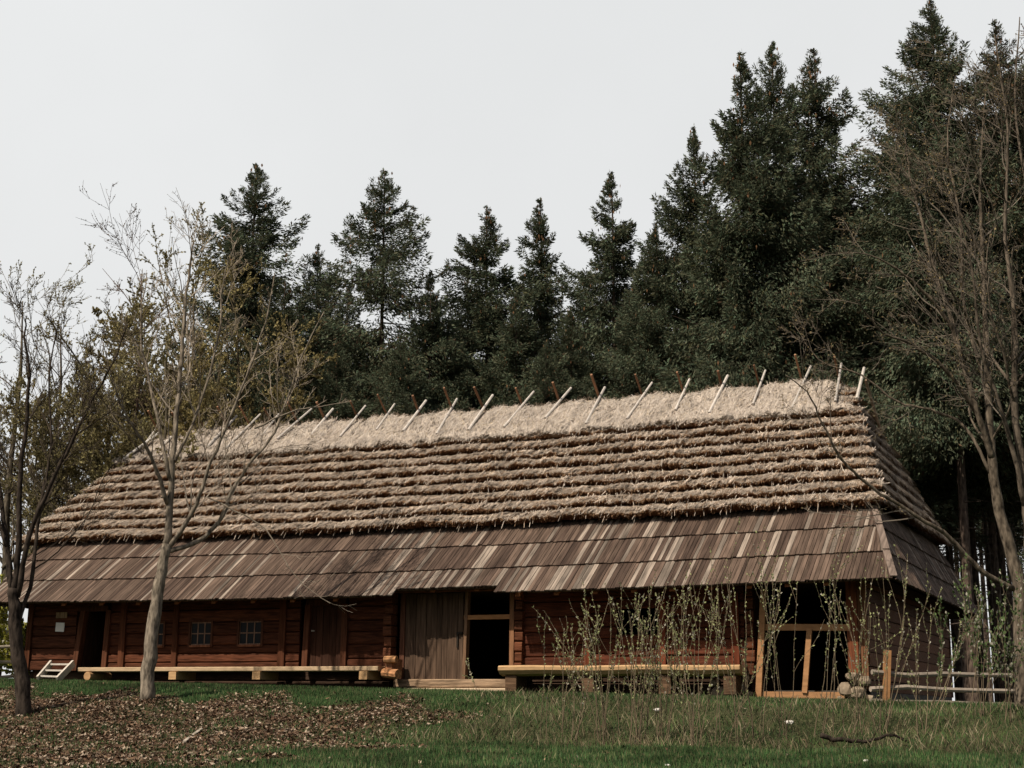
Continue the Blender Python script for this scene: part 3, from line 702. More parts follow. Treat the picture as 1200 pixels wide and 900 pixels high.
# ------------------------------------------------------------------ trees
def norm(v): v = np.asarray(v, float); return v / (np.linalg.norm(v) + 1e-9)
def spruce_mesh(seed, Ht, R, zb, nb, sprays, gap=0.0, top_open=.35, dead=0.0, shape=.85, green=(.078, .096, .060)):
    """trunk and crown meshes of a spruce of height Ht; zb = bare trunk fraction"""
    rng = np.random.default_rng(seed)
    t = MB(); zz = np.linspace(0, Ht, 10); r0 = Ht * .0075
    t.tube(np.stack([np.sin(zz * .2 + seed) * .05, np.cos(zz * .17) * .05, zz], 1), r0 * (1 - zz / Ht) + .02, 8, (.085, .062, .048))
    for i in range(26):                                   # dead snags on the bare trunk
        z = rng.uniform(.06, max(zb, .12) + .05) * Ht; a = rng.random() * 6.28; l = rng.uniform(.4, 1.6)
        t.tube([(0, 0, z), (math.cos(a) * l, math.sin(a) * l, z - .1 * l)], [.025, .008], 3, (.07, .055, .045), False)
    nb = int(nb * 1.22); h = zb + (1 - zb) * (np.sort(rng.random(nb)) ** .88)
    az = rng.random(nb) * 2 * math.pi
    rel = (h - zb) / (1 - zb)
    Lb = R * (1 - rel) ** shape * (1 + rng.uniform(-.48, .26, nb) * (1 - .55 * rel)) + .12
    Lb *= np.clip((1 - rel) / .24, .05, 1) ** .6
    Lb *= np.where(rng.random(nb) < gap, .45, 1.0)
    Lb *= np.clip(.8 + rel * 1.2, 0, 1)
    side = 1 + .20 * np.sin(az + seed) + .14 * np.sin(3 * az + rel * 9 + seed) + .10 * np.sin(rel * 23 + 2 * az); Lb *= side
    n_s = np.maximum(34, (2.1 * sprays * (Lb / R) ** .8).astype(int))
    idx = np.repeat(np.arange(nb), n_s); N = len(idx)
    s = np.where(rng.random(N) < .25, rng.random(N), rng.random(N) ** .6)
    L = Lb[idx]; a = az[idx]; rl = rel[idx]
    out = np.stack([np.cos(a), np.sin(a), np.zeros(N)], 1); lat = np.stack([-np.sin(a), np.cos(a), np.zeros(N)], 1)
    tilt = rng.normal(0, .07, nb)[idx]
    rise = np.interp(rl, [0, .5, .78, 1], [-.40, -.22, .0, .75]) + tilt
    z = h[idx] * Ht + L * (rise * s - .24 * s * (1 - s) + .17 * s ** 3)
    # a bough: flat fan of side shoots, from which needle curtains hang
    fan = rng.uniform(-1, 1, N) * (.06 + .17 * np.sin(np.pi * np.clip(s * .9 + .08, 0, 1))) * L
    drop = rng.random(N) ** 2.0 * np.interp(rl, [0, .6, .85, 1], [.85, .6, .26, .08])
    p = out * (L * s - .35 * np.abs(fan))[:, None] + lat * fan[:, None] + np.array([0, 0, 1.]) * (z - drop)[:, None] + rng.normal(0, .035, (N, 3))
    size = rng.uniform(.11, .27, N) * np.clip(1.15 - .3 * rl, .6, 1.1) * np.where(rl > .9, .75, 1)
    d = out * rng.uniform(.15, .8, N)[:, None] + lat * (np.sign(fan) * rng.uniform(0, .6, N))[:, None] + np.array([0, 0, -1.]) * (np.interp(rl, [0, .7, .85, 1], [.9, .6, .1, -.5]) * rng.uniform(.2, 1.2, N) - np.where(s > .9, .5, 0))[:, None] + rng.normal(0, .18, (N, 3))
    d /= np.linalg.norm(d, axis=1, keepdims=True)
    wv = np.cross(d, rng.normal(0, 1, (N, 3))); wv /= np.linalg.norm(wv, axis=1, keepdims=True) + 1e-9
    wd = (size * rng.uniform(.10, .18, N))[:, None]; sz = size[:, None]
    Q = np.stack([p, p + d * sz * .45 + wv * wd, p + d * sz, p + d * sz * .45 - wv * wd], 1)
    g = np.array(green); c = g * rng.uniform(.6, 1.45, N)[:, None] * (.7 + .6 * rng.random(nb)[idx])[:, None]
    c[:, 0] *= rng.uniform(.85, 1.25, N)
    yel = rng.random(N) < .10; c[yel] = np.array([.07, .07, .034]) * rng.uniform(.7, 1.2, yel.sum())[:, None]
    br = rng.random(N) < (.03 + dead); c[br] = np.array([.085, .058, .036]) * rng.uniform(.6, 1.3, br.sum())[:, None]
    # cones hang from the outer upper branches
    nc = int(260 * (1 + dead)); k = rng.integers(0, nb, nc); k = k[rel[k] > .25]; s2 = rng.uniform(.6, 1, len(k))
    pc = np.stack([np.cos(az[k]) * Lb[k] * s2, np.sin(az[k]) * Lb[k] * s2, h[k] * Ht - .12 * Lb[k] * s2], 1) + rng.normal(0, .1, (len(k), 3))
    dn = np.array([0, 0, -1.]); ww = np.stack([np.cos(az[k] + 1.3), np.sin(az[k] + 1.3), 0 * az[k]], 1) * .045
    QC = np.stack([pc, pc + dn * .09 + ww, pc + dn * .2, pc + dn * .09 - ww], 1)
    # branch wood
    for i in range(0, nb, 2):
        l = Lb[i]; aa = az[i]; rr = float(np.interp(rel[i], [0, .5, .78, 1], [-.40, -.22, .0, .75]))
        pts = [(math.cos(aa) * l * q, math.sin(aa) * l * q, h[i] * Ht + l * (rr * q - .22 * q * (1 - q) + .16 * q ** 3)) for q in (0, .35, .7, 1)]
        t.tube(pts, [.02 + .008 * l, .018, .012, .005], 3, (.07, .05, .038), False)
    return t, np.concatenate([Q, QC]), np.concatenate([c, np.tile([.15, .085, .045], (len(QC), 1))])
SPR = {}
VAR = {  # seed, height, radius, bare fraction, branches, sprays
    'full':   dict(seed=1, Ht=24, R=4.7, zb=.08, nb=330, sprays=330, shape=.62),
    'broad':  dict(seed=2, Ht=24, R=5.4, zb=.10, nb=310, sprays=360, shape=.56, gap=.12),
    'mid':    dict(seed=3, Ht=22, R=4.7, zb=.10, nb=300, sprays=330, shape=.58, gap=.12),
    'narrow': dict(seed=4, Ht=22, R=3.4, zb=.12, nb=250, sprays=240, shape=.62, gap=.2),
    'cones':  dict(seed=5, Ht=24, R=5.4, zb=.12, nb=250, sprays=380, shape=.52, gap=.2, dead=.05),
    'sparse': dict(seed=6, Ht=26, R=4.3, zb=.3, nb=200, sprays=260, shape=.56, gap=.3, dead=.08),
    'high':   dict(seed=7, Ht=28, R=5.2, zb=.36, nb=330, sprays=330, shape=.6, gap=.12),
    'brown':  dict(seed=8, Ht=27, R=4.4, zb=.38, nb=260, sprays=240, shape=.6, gap=.25, dead=.35),
}
def spruce(var, px, py, Y, label, rot, wide=1.0):
    top = at(px, py, Y); gz = float(ground(top[0], top[1])); Ht = top[2] - gz + .1
    r = empty('spruce_tree', (top[0], top[1], gz - .1), label, 'spruce', 'spruces behind the house')
    if var not in SPR:
        t, Q, c = spruce_mesh(**VAR[var])
        a = t.build('trunk', M_BARK, r); b = quads_obj('crown', Q, c, M_NEEDLE, r); SPR[var] = (a, b)
    else:
        for src in SPR[var]:
            o = src.copy(); COL.objects.link(o); o.parent = r
    k = Ht / VAR[var]['Ht']; r.scale = (k * wide, k * wide, k); r.rotation_euler = (0, 0, rot)
LIST = [
 ('broad', 300, 194, 64, 'broad dark spruce rising above the left part of the ridge behind the grey bare tree', .3, 1.2),
 ('mid', 372, 288, 66, 'short pointed spruce just right of the broad spruce above the left ridge', 1.2, .9),
 ('cones', 450, 200, 62, 'tall spruce with gaps and brown cones above the left-middle of the ridge', 2.0, 1.12),
 ('mid', 572, 243, 63, 'spruce with a forked looking open top above the middle of the ridge', 4.0, 1.15),
 ('narrow', 632, 234, 66, 'thin see-through spruce between two fuller spruces above mid ridge', .5, 1.0),
 ('full', 716, 203, 63, 'slender tapering spruce left of the big spruce group', 1.5, 1.0),
 ('full', 768, 262, 57, 'lower yellowish spruce at the left foot of the big spruce group', 2.4, .9),
 ('full', 812, 150, 58, 'left shoulder spruce of the big group, stepping up to the twin tops', 3.3, .9),
 ('full', 868, 62, 56, 'left one of the twin topped big spruces above the right part of the ridge', 5.1, .95),
 ('broad', 905, 52, 58, 'right one of the twin topped big spruces above the right part of the ridge', 4.4, .82),
 ('sparse', 952, 58, 60, 'thin sparse spruce with brown cones right of the twin topped spruces', 2.2, 1.1),
 ('high', 1090, 0, 54, 'tallest full spruce behind the right bare tree, top touching the sky edge', 1.0, .95),
 ('brown', 1165, 26, 55, 'brownish spruce with many dead twigs near the right edge', .2, 1.0),
 ('mid', 335, 330, 60, 'low spruce in front of the broad spruce above the left ridge', 5.0, 1.1),
 ('full', 408, 335, 68, 'spruce filling the gap left of the cone bearing tall spruce', 3.9, 1.0),
 ('full', 505, 318, 60, 'dense low spruce right of the cone bearing tall spruce', .9, .95),
 ('broad', 548, 330, 70, 'dark spruce standing behind the gap left of the open topped spruce', 2.9, .9),
 ('mid', 604, 345, 59, 'low dense spruce in front of the thin see-through spruce', 1.9, 1.1),
 ('full', 668, 360, 60, 'dense low spruce left of the slender tapering spruce', 3.0, 1.05),
 ('broad', 690, 320, 70, 'rear spruce half hidden behind the slender tapering spruce', 4.7, .85),
 ('full', 742, 330, 60, 'yellow green low spruce nearest the ridge under the big group', 5.7, .95),
 ('broad', 838, 250, 61, 'dense spruce under the twin tops, low over the ridge poles', .1, 1.0),
 ('high', 925, 230, 62, 'spruce behind the ridge end under the sparse spruce', 3.5, 1.0),
 ('high', 985, 205, 62, 'dark spruce in the gap left of the tallest spruce', 2.6, .85),
 ('sparse', 1045, 130, 59, 'open spruce just left of the tallest spruce', .8, 1.1),
 ('high', 1130, 150, 60, 'dark spruce between the tallest and the brownish spruce', 4.1, 1.0),
 ('high', 1205, 60, 57, 'dark spruce cut by the right edge of the view', 5.5, 1.0),
 ('brown', 1060, 320, 66, 'brown twigged rear spruce behind the shaded hip end', 1.4, 1.1),
 ('high', 1225, 250, 64, 'rear dark spruce low at the right edge', 2.1, 1.0),
 ('broad', 395, 400, 57, 'low dark spruce skirting the ridge below the short pointed spruce', 1.1, 1.05),
 ('broad', 470, 395, 57, 'low dark spruce skirting the ridge below the cone bearing spruce', 3.1, 1.05),
 ('broad', 640, 400, 57, 'low dark spruce skirting the ridge below the thin spruce', 5.3, 1.0),
]
for a in LIST: spruce(*a)
# bare trunks of the wood beyond the right end of the house
rgt = np.random.default_rng(14)
for i, (px, Y) in enumerate(((1062, 66), (1078, 72), (1094, 60), (1109, 76), (1124, 64), (1140, 80), (1152, 62), (1170, 70), (1186, 61), (1202, 74), (1218, 66), (1085, 86), (1132, 92), (1162, 88), (1194, 90))):
    p = at(px, 838, Y); gz = float(ground(p[0], p[1])); Ht = rgt.uniform(19, 24)
    r = empty('spruce_tree', (p[0], p[1], gz - .1), 'dark straight bare trunk in the thin wood beyond the right end of the house', 'spruce', 'bare trunked spruces beyond the fence')
    if 'pole' not in SPR:
        t, Q, c = spruce_mesh(30, 22, 2.6, .5, 120, 140, .2, dead=.12)
        SPR['pole'] = (t.build('trunk', M_BARK, r), quads_obj('crown', Q, c, M_NEEDLE, r))
    else:
        for src in SPR['pole']:
            o = src.copy(); COL.objects.link(o); o.parent = r
    k = Ht / 22; r.scale = (k * 1.15, k * 1.15, k); r.rotation_euler = (0, 0, rgt.random() * 6)

# ---- deciduous trees
class Tree:
    def __init__(s, seed, bark, twigc, wig=.10, up=.05, ang=(.5, 1.0), ratio=.55, nch=(9, 7, 5), seg=.35, budc=None, bud_n=2, bud_s=.03, maxlvl=3, rmin=.006, k1=.66):
        s.rng = np.random.default_rng(seed); s.limb = MB(); s.twig = MB(); s.bud = []; s.bark = bark; s.tc = twigc
        s.wig, s.up, s.ang, s.ratio, s.nch, s.seg, s.budc, s.bud_n, s.bud_s, s.maxlvl, s.rmin = wig, up, ang, ratio, nch, seg, budc, bud_n, bud_s, maxlvl, rmin; s.k1 = k1
    def children(s, pts, rad, L, lvl, tmin=.15, dens=1.0):
        if lvl > s.maxlvl: return
        rng = s.rng; n = len(pts); k = s.nch[min(lvl - 1, len(s.nch) - 1)]
        k = max(1, int(k * rng.uniform(.75, 1.25) * dens))
        for t in np.sort(rng.uniform(tmin, .98, k)):
            f = t * (n - 1); i = min(int(f), n - 2); p = pts[i] + (pts[i + 1] - pts[i]) * (f - i); tg = norm(pts[i + 1] - pts[i])
            a = rng.uniform(*s.ang); sd_ = norm(np.cross(tg, rng.normal(0, 1, 3)))
            d = norm(tg * math.cos(a) + sd_ * math.sin(a))
            Lc = L * s.ratio * (1.15 - .65 * t) * rng.uniform(.6, 1.25)
            s.grow(p, d, Lc, max(s.rmin, min(rad[i] * rng.uniform(.35, .55), .0085 * Lc + .004)), lvl)
    def grow(s, p, d, L, r, lvl):
        rng = s.rng; n = int(np.clip(L / s.seg, 3, 9)); pts = [np.array(p, float)]; d = np.array(d, float)
        for i in range(n):
            d = norm(d + rng.normal(0, s.wig, 3) + np.array([0, 0, s.up])); pts.append(pts[-1] + d * (L / n))
        pts = np.array(pts); rad = np.linspace(r, max(s.rmin * .6, r * .35), n + 1)
        if r > .03: s.limb.tube(pts, rad, 5, shade(rng, s.bark, .15), False)
        else: s.twig.tube(pts, rad, 3, shade(rng, s.tc, .3), False)
        if s.budc is not None and lvl >= 2:
            for q in range(s.bud_n): 
                f = rng.random() * n; i = min(int(f), n - 1); s.bud.append((pts[i] + (pts[i + 1] - pts[i]) * (f - i), norm(pts[i + 1] - pts[i])))
        s.children(pts, rad, L, lvl + 1)
    def limb_path(s, pts, r0, r1, kids=True, sides=9, tmin=.2, lvl=1, dens=1.0):
        pts = np.asarray(pts, float); m = len(pts)
        # Catmull-Rom through the survey points
        out = []
        P = np.vstack([2 * pts[0] - pts[1], pts, 2 * pts[-1] - pts[-2]])
        for i in range(1, m):
            for t in np.linspace(0, 1, 5)[: (5 if i == m - 1 else 4)]:
                a, b, c_, d = P[i - 1], P[i], P[i + 1], P[i + 2]
                out.append(.5 * ((2 * b) + (c_ - a) * t + (2 * a - 5 * b + 4 * c_ - d) * t * t + (3 * b - a - 3 * c_ + d) * t ** 3))
        pts = np.array(out); pts[1:-1] += s.rng.normal(0, .012, (len(pts) - 2, 3)); rad = np.linspace(r0, r1, len(pts))
        rad = rad * (1 + .06 * np.sin(np.arange(len(pts)) * 2.1))
        (s.limb if r0 > .03 else s.twig).tube(pts, rad, sides, shade(s.rng, s.bark, .08), True)
        L = np.linalg.norm(np.diff(pts, axis=0), axis=1).sum()
        if kids: s.children(pts, rad, L * s.k1, lvl, tmin, dens)
    def build(s, name, base, label, cat, group=None):
        base = np.array(base, float); r = empty(name, base, label, cat, group)
        for mb in (s.limb, s.twig): mb.v = [tuple(np.array(p) - base) for p in mb.v]
        s.limb.build('trunk', M_BARK, r, True)
        if s.twig.v: s.twig.build('crown', M_TWIG, r)
        if s.bud:
            rng = s.rng; p = np.array([b[0] for b in s.bud]) - base; N = len(p)
            d = np.array([b[1] for b in s.bud]) + rng.normal(0, .5, (N, 3)); d /= np.linalg.norm(d, axis=1, keepdims=True)
            w = np.cross(d, rng.normal(0, 1, (N, 3))); w /= np.linalg.norm(w, axis=1, keepdims=True); sz = s.bud_s * rng.uniform(.6, 1.4, N)[:, None]
            Q = np.stack([p, p + d * sz * .5 + w * sz * .32, p + d * sz, p + d * sz * .5 - w * sz * .32], 1)
            c = np.array(s.budc) * rng.uniform(.6, 1.3, N)[:, None]
            quads_obj('buds', Q, c, M_LEAF, r)
        return r
def path(pxs, Y, dY=0.0, jit=0.0):
    n = len(pxs); return [at(x, y, Y + dY * i / max(1, n - 1)) for i, (x, y) in enumerate(pxs)]

# grey bare tree in front of the left windows
b0 = ground_hit(172, 820); Yg = b0[1]
T = Tree(3, (.165, .138, .105), (.24, .20, .155), k1=.68, wig=.13, up=.07, ang=(.4, .9), ratio=.44, nch=(15, 8, 4), budc=(.20, .16, .09), bud_n=1, bud_s=.035, rmin=.0055)
T.limb_path(path([(172, 826), (175, 770), (183, 705), (190, 670), (196, 638)], Yg), .19, .12, False, 12)
T.limb_path(path([(195, 642), (199, 590), (204, 520), (211, 440), (217, 360), (224, 300), (226, 272)], Yg, .4), .105, .012)
T.limb_path(path([(196, 590), (184, 552), (170, 520), (155, 500), (138, 463), (120, 400)], Yg, -1.8), .06, .012)
T.limb_path(path([(198, 560), (180, 470), (165, 390), (172, 320)], Yg, 1.2), .055, .012)
T.limb_path(path([(197, 642), (213, 620), (231, 590), (244, 550), (264, 503), (288, 443), (310, 380), (322, 320)], Yg, -1.0), .07, .012)
T.limb_path(path([(198, 646), (233, 634), (260, 607), (271, 577), (298, 537), (321, 507), (338, 463), (352, 420), (380, 365)], Yg, 1.5), .066, .012)
T.limb_path(path([(205, 540), (232, 480), (255, 400), (262, 330), (276, 285)], Yg, 2.0), .045, .010)
T.limb_path(path([(244, 583), (300, 612), (321, 633), (347, 677), (387, 707)], Yg, -1.2), .022, .008, True, 5, .4, 2)
T.limb_path(path([(298, 502), (340, 483), (373, 477), (413, 470)], Yg, .5), .03, .01, True, 5, .2, 2)
T.build('bare_tree', b0, 'slim bare tree with grey bark standing on grass before the log wall windows', 'tree')

# dark bare tree at the left edge
b0 = ground_hit(28, 838); Yd = b0[1]
T = Tree(8, (.036, .028, .022), (.055, .043, .032), k1=.68, wig=.14, up=.09, ang=(.4, .95), ratio=.46, nch=(14, 8, 5), budc=(.13, .11, .05), bud_n=1, bud_s=.045, rmin=.006)
T.limb_path(path([(30, 846), (26, 800), (20, 760), (17, 715), (16, 690)], Yd), .20, .13, False, 11)
T.limb_path(path([(17, 720), (10, 660), (4, 610), (-6, 540), (-12, 480), (-9, 430)], Yd, .8), .085, .015)
T.limb_path(path([(17, 700), (22, 640), (23, 570), (30, 500), (34, 440), (29, 395), (31, 370)], Yd, -.5), .09, .014)
T.limb_path(path([(20, 700), (34, 630), (52, 585), (78, 530), (104, 478), (132, 425), (150, 380)], Yd, -1), .075, .012)
T.limb_path(path([(20, 735), (38, 670), (46, 600), (60, 520), (58, 440), (70, 370)], Yd, 1.4), .06, .012)
T.limb_path(path([(8, 640), (-10, 590), (-30, 540), (-50, 480)], Yd, .5), .05, .012)
T.build('bare_tree', b0, 'dark forked bare tree at the left edge in front of the house corner', 'tree')

# big bare tree right of the house
Yr = 33.5
T = Tree(5, (.105, .084, .062), (.12, .10, .078), k1=.75, wig=.13, up=.05, ang=(.5, 1.1), ratio=.46, nch=(13, 8, 5), budc=(.21, .16, .08), bud_n=1, bud_s=.045, rmin=.005)
T.limb_path(path([(1200, 842), (1197, 760), (1195, 690), (1183, 640), (1169, 585), (1162, 530), (1158, 461), (1156, 394), (1152, 300), (1148, 200), (1155, 110)], Yr), .185, .012, True, 12, .5)
T.limb_path(path([(1163, 540), (1150, 495), (1126, 417), (1113, 380), (1088, 348), (1060, 322), (1022, 300), (985, 296)], Yr, -1.5), .075, .009)
T.limb_path(path([(1128, 424), (1111, 361), (1090, 300), (1078, 250), (1066, 205), (1060, 150)], Yr - .6, .8), .055, .012)
T.limb_path(path([(1148, 490), (1122, 450), (1089, 417), (1061, 400), (1033, 389), (1011, 361), (988, 335)], Yr, -2), .055, .010)
T.limb_path(path([(1188, 690), (1149, 668), (1113, 630), (1085, 611), (1042, 585), (1007, 560), (982, 532), (964, 496), (946, 460), (921, 440)], Yr, -2.2), .062, .009, True, 9, .35, 1, .55)
T.limb_path(path([(1163, 560), (1130, 500), (1090, 480), (1050, 470), (1010, 440), (960, 420), (930, 380)], Yr, .8), .042, .008, True, 9, .25, 1, .6)
T.limb_path(path([(1158, 461), (1130, 360), (1125, 260), (1110, 170), (1120, 90)], Yr + .3, 1.5), .05, .01)
T.limb_path(path([(1152, 300), (1120, 240), (1070, 180), (1040, 140)], Yr + .6, -.8), .035, .009)
T.build('bare_tree', (at(1200, 842, Yr)), 'big brown branching bare tree whose limbs reach over the hip end', 'tree')
Yr2 = 31.5
T = Tree(15, (.09, .072, .054), (.105, .087, .068), k1=.8, wig=.13, up=.07, ang=(.45, 1.0), ratio=.45, nch=(12, 8, 5), budc=(.21, .16, .08), bud_n=1, bud_s=.05, rmin=.007)
T.limb_path(path([(1222, 850), (1214, 740), (1206, 640), (1200, 560), (1188, 470), (1190, 380), (1178, 280), (1180, 150), (1165, 40)], Yr2), .13, .010, True, 11, .4)
T.limb_path(path([(1203, 600), (1180, 500), (1150, 410), (1140, 320), (1120, 230)], Yr2, -1.2), .06, .010)
T.limb_path(path([(1202, 580), (1225, 480), (1215, 360), (1205, 240), (1190, 120), (1195, 20)], Yr2, .8), .08, .012)
T.build('bare_tree', at(1222, 850, Yr2), 'bare tree cut by the right edge of the view beside the big branching tree', 'tree')

# budding and bare trees behind the left end of the house
def bg_tree(seed, px, py_top, Y, label, bark, budc, bud_n, bud_s, spread=.4, nl=6, tw=None):
    p = at(px, 780, Y); gz = float(ground(p[0], p[1])); top = at(px, py_top, Y)[2]; Ht = top - gz
    rng = np.random.default_rng(seed)
    T = Tree(seed, bark, tw or bark, k1=.95, wig=.13, up=.10, ang=(.4, 1.0), ratio=.5, nch=(11, 8, 5), budc=budc, bud_n=bud_n, bud_s=bud_s, rmin=.009, seg=.6)
    b = np.array([p[0], p[1], gz - .1])
    T.limb_path([b, b + (.1, .1, Ht * .25), b + (0, -.1, Ht * .5), b + (.15, 0, Ht * .78), b + (0, 0, Ht)], Ht * .014, .02, True, 8, .22)
    for i in range(nl):
        h0 = rng.uniform(.12, .5) * Ht; a = rng.random() * 6.28; l = Ht * spread * rng.uniform(.7, 1.1)
        q = b + (0, 0, h0); d = np.array([math.cos(a), math.sin(a), 0])
        T.limb_path([q, q + d * l * .35 + (0, 0, l * .35), q + d * l * .62 + (0, 0, l * .8), q + d * l * .8 + (0, 0, l * 1.2)], Ht * .007, .012, True, 6)
    T.build('budding_tree', b, label, 'tree', 'budding trees behind the left end')
OL = (.25, .22, .105)
bg_tree(101, 205, 330, 60, 'olive yellow budding tree behind the grey tree at the left end of the ridge', (.10, .08, .05), OL, 14, .10, .36, 8)
bg_tree(102, 262, 370, 58, 'ochre budding tree under the broad spruce, over the left ridge poles', (.10, .08, .05), (.27, .225, .10), 14, .10, .34, 8)
bg_tree(103, 140, 318, 62, 'tall brown twiggy tree left of the ridge end', (.085, .058, .045), (.12, .09, .06), 5, .07, .26, 8)
bg_tree(104, 95, 420, 56, 'greenish brown budding tree above the left thatch corner', (.09, .075, .05), (.22, .19, .09), 9, .09, .38, 7)
bg_tree(105, 45, 380, 63, 'thin grey budding tree seen through the dark tree at the left edge', (.10, .085, .065), (.24, .22, .12), 7, .08, .34, 6)
bg_tree(106, -5, 350, 58, 'thin budding tree cut by the left edge', (.09, .075, .055), (.22, .20, .10), 6, .08, .34, 6)
bg_tree(107, 175, 420, 54, 'low olive budding tree right behind the left thatch end', (.09, .075, .05), OL, 14, .10, .36, 8)
bg_tree(108, 320, 430, 58, 'low ochre budding tree at the foot of the dark spruces over the ridge', (.09, .075, .05), (.26, .215, .10), 12, .10, .34, 7)

# ------------------------------------------------------------------ shrubs
def stem_shrub(name, px, py, n, tops, label, seed, group, Yoff=0.0, leafc=(.30, .32, .15), size=.046, spread=.35, per=36, stemc=(.13, .10, .065), cat='shrub', side=3):
    rng = np.random.default_rng(seed); b = ground_hit(px, py) + np.array([0, Yoff, 0]); b[2] = float(ground(b[0], b[1])) - .03
    r = empty(name, b, label, cat, group); g = MB(); Lp = []; Ld = []
    def stem(p0, d, L, r0, lvl):
        m = 7; pts = [p0]
        for i in range(m):
            d = norm(d + rng.normal(0, .07, 3) + np.array([0, 0, .05])); pts.append(pts[-1] + d * L / m)
        pts = np.array(pts); g.tube(pts, np.linspace(r0, .0035, m + 1), 4, shade(rng, stemc, .25), False)
        k = int(per * (1 if lvl == 0 else .5) * rng.uniform(.7, 1.2))
        for t in rng.uniform(.25 if lvl == 0 else .1, 1.0, k) ** .75:
            f = t * m; i = min(int(f), m - 1); Lp.append(pts[i] + (pts[i + 1] - pts[i]) * (f - i)); Ld.append(norm(pts[i + 1] - pts[i]))
        if lvl == 0:
            for q in range(rng.integers(1, side + 2)):
                i = rng.integers(2, m); stem(pts[i], norm(d + rng.normal(0, .4, 3) + np.array([0, 0, .2])), L * rng.uniform(.2, .42), r0 * .5, 1)
    for i in range(n):
        tx = px + rng.uniform(*tops[0]); ty = rng.uniform(*tops[1])
        q = at(tx, ty, b[1] + rng.uniform(-.5, .5)) - b; L = np.linalg.norm(q)
        stem(np.array([rng.normal(0, .12), rng.normal(0, .12), 0]), norm(q), L, rng.uniform(.007, .012), 0)
    g.build('stems', M_TWIG, r)
    p = np.array(Lp); N = len(p); d = np.array(Ld) * .9 + rng.normal(0, .45, (N, 3)); d /= np.linalg.norm(d, axis=1, keepdims=True)
    w = np.cross(d, rng.normal(0, 1, (N, 3))); w /= np.linalg.norm(w, axis=1, keepdims=True); sz = size * rng.uniform(.6, 1.5, N)[:, None]
    Q = np.stack([p, p + d * sz * .5 + w * sz * .3, p + d * sz, p + d * sz * .5 - w * sz * .3], 1)
    c = np.array(leafc) * rng.uniform(.6, 1.25, N)[:, None]
    wt_ = rng.random(N) < .2; c[wt_] = np.array([.40, .38, .30]) * rng.uniform(.8, 1.1, wt_.sum())[:, None]
    quads_obj('foliage', Q, c, M_LEAF, r); return r
GW = 'budding willow shrubs before the barn wall'
SH = [
 (556, 812, 1, ((-14, -8), (777, 782)), 'single short catkin twig on the grass below the dark doorway'),
 (636, 866, 2, ((-4, 8), (712, 760)), 'lone slender willow stems just right of the doorway threshold'),
 (668, 868, 6, ((-30, 40), (725, 770)), 'low willow shrub left of the dense willow clump'),
 (712, 872, 9, ((-35, 30), (690, 740)), 'tall willow shrub at the left side of the dense clump'),
 (742, 876, 11, ((-30, 40), (684, 740)), 'willow shrub in the middle of the dense clump before the barn bench'),
 (775, 872, 11, ((-25, 45), (682, 735)), 'willow shrub before the red post in the barn wall'),
 (812, 876, 10, ((-30, 45), (690, 745)), 'willow shrub before the right end of the half log bench'),
 (850, 872, 5, ((-20, 40), (635, 735)), 'tall willow shrub before the left stone pile'),
 (884, 870, 5, ((-30, 40), (625, 720)), 'willow shrub before the left stile of the orange gate'),
 (925, 866, 4, ((-35, 45), (615, 700)), 'willow shrub before the middle of the orange gate'),
 (965, 866, 4, ((-45, 45), (630, 720)), 'willow shrub before the right post of the orange gate'),
 (1000, 862, 7, ((-25, 50), (640, 730)), 'willow shrub before the corner panel and stone pile'),
 (1040, 864, 7, ((-35, 50), (625, 730)), 'spreading willow shrub before the orange fence post'),
 (1080, 862, 4, ((-20, 50), (650, 740)), 'thin willow shrub before the shaded end wall'),
]
for i, (px, py, n, tops, lab) in enumerate(SH): stem_shrub('willow_shrub', px, py, n, tops, lab, 40 + i, GW)
LS = [
 (1135, 846, 5, ((-25, 25), (690, 760)), 'leafy green shrub behind the rails at the right', 2.5),
 (1168, 850, 7, ((-30, 30), (640, 740)), 'leafy green shrub against the trunk of the big branching tree', 1.0),
 (1196, 850, 6, ((-25, 20), (660, 760)), 'leafy green shrub cut by the right edge', .5),
]
for i, (px, py, n, tops, lab, yo) in enumerate(LS):
    stem_shrub('leafy_shrub', px, py, n, tops, lab, 70 + i, 'leafy shrubs at the right', yo, (.10, .145, .055), .07, per=36, side=5)
# yellow-green bush beyond the left fence
rr = stem_shrub('flowering_bush', 6, 800, 34, ((-60, 30), (715, 785)), 'yellow green bush glowing beyond the pale rail fence at left', 90, None, 5.0, (.34, .33, .07), .13, per=110, side=7)

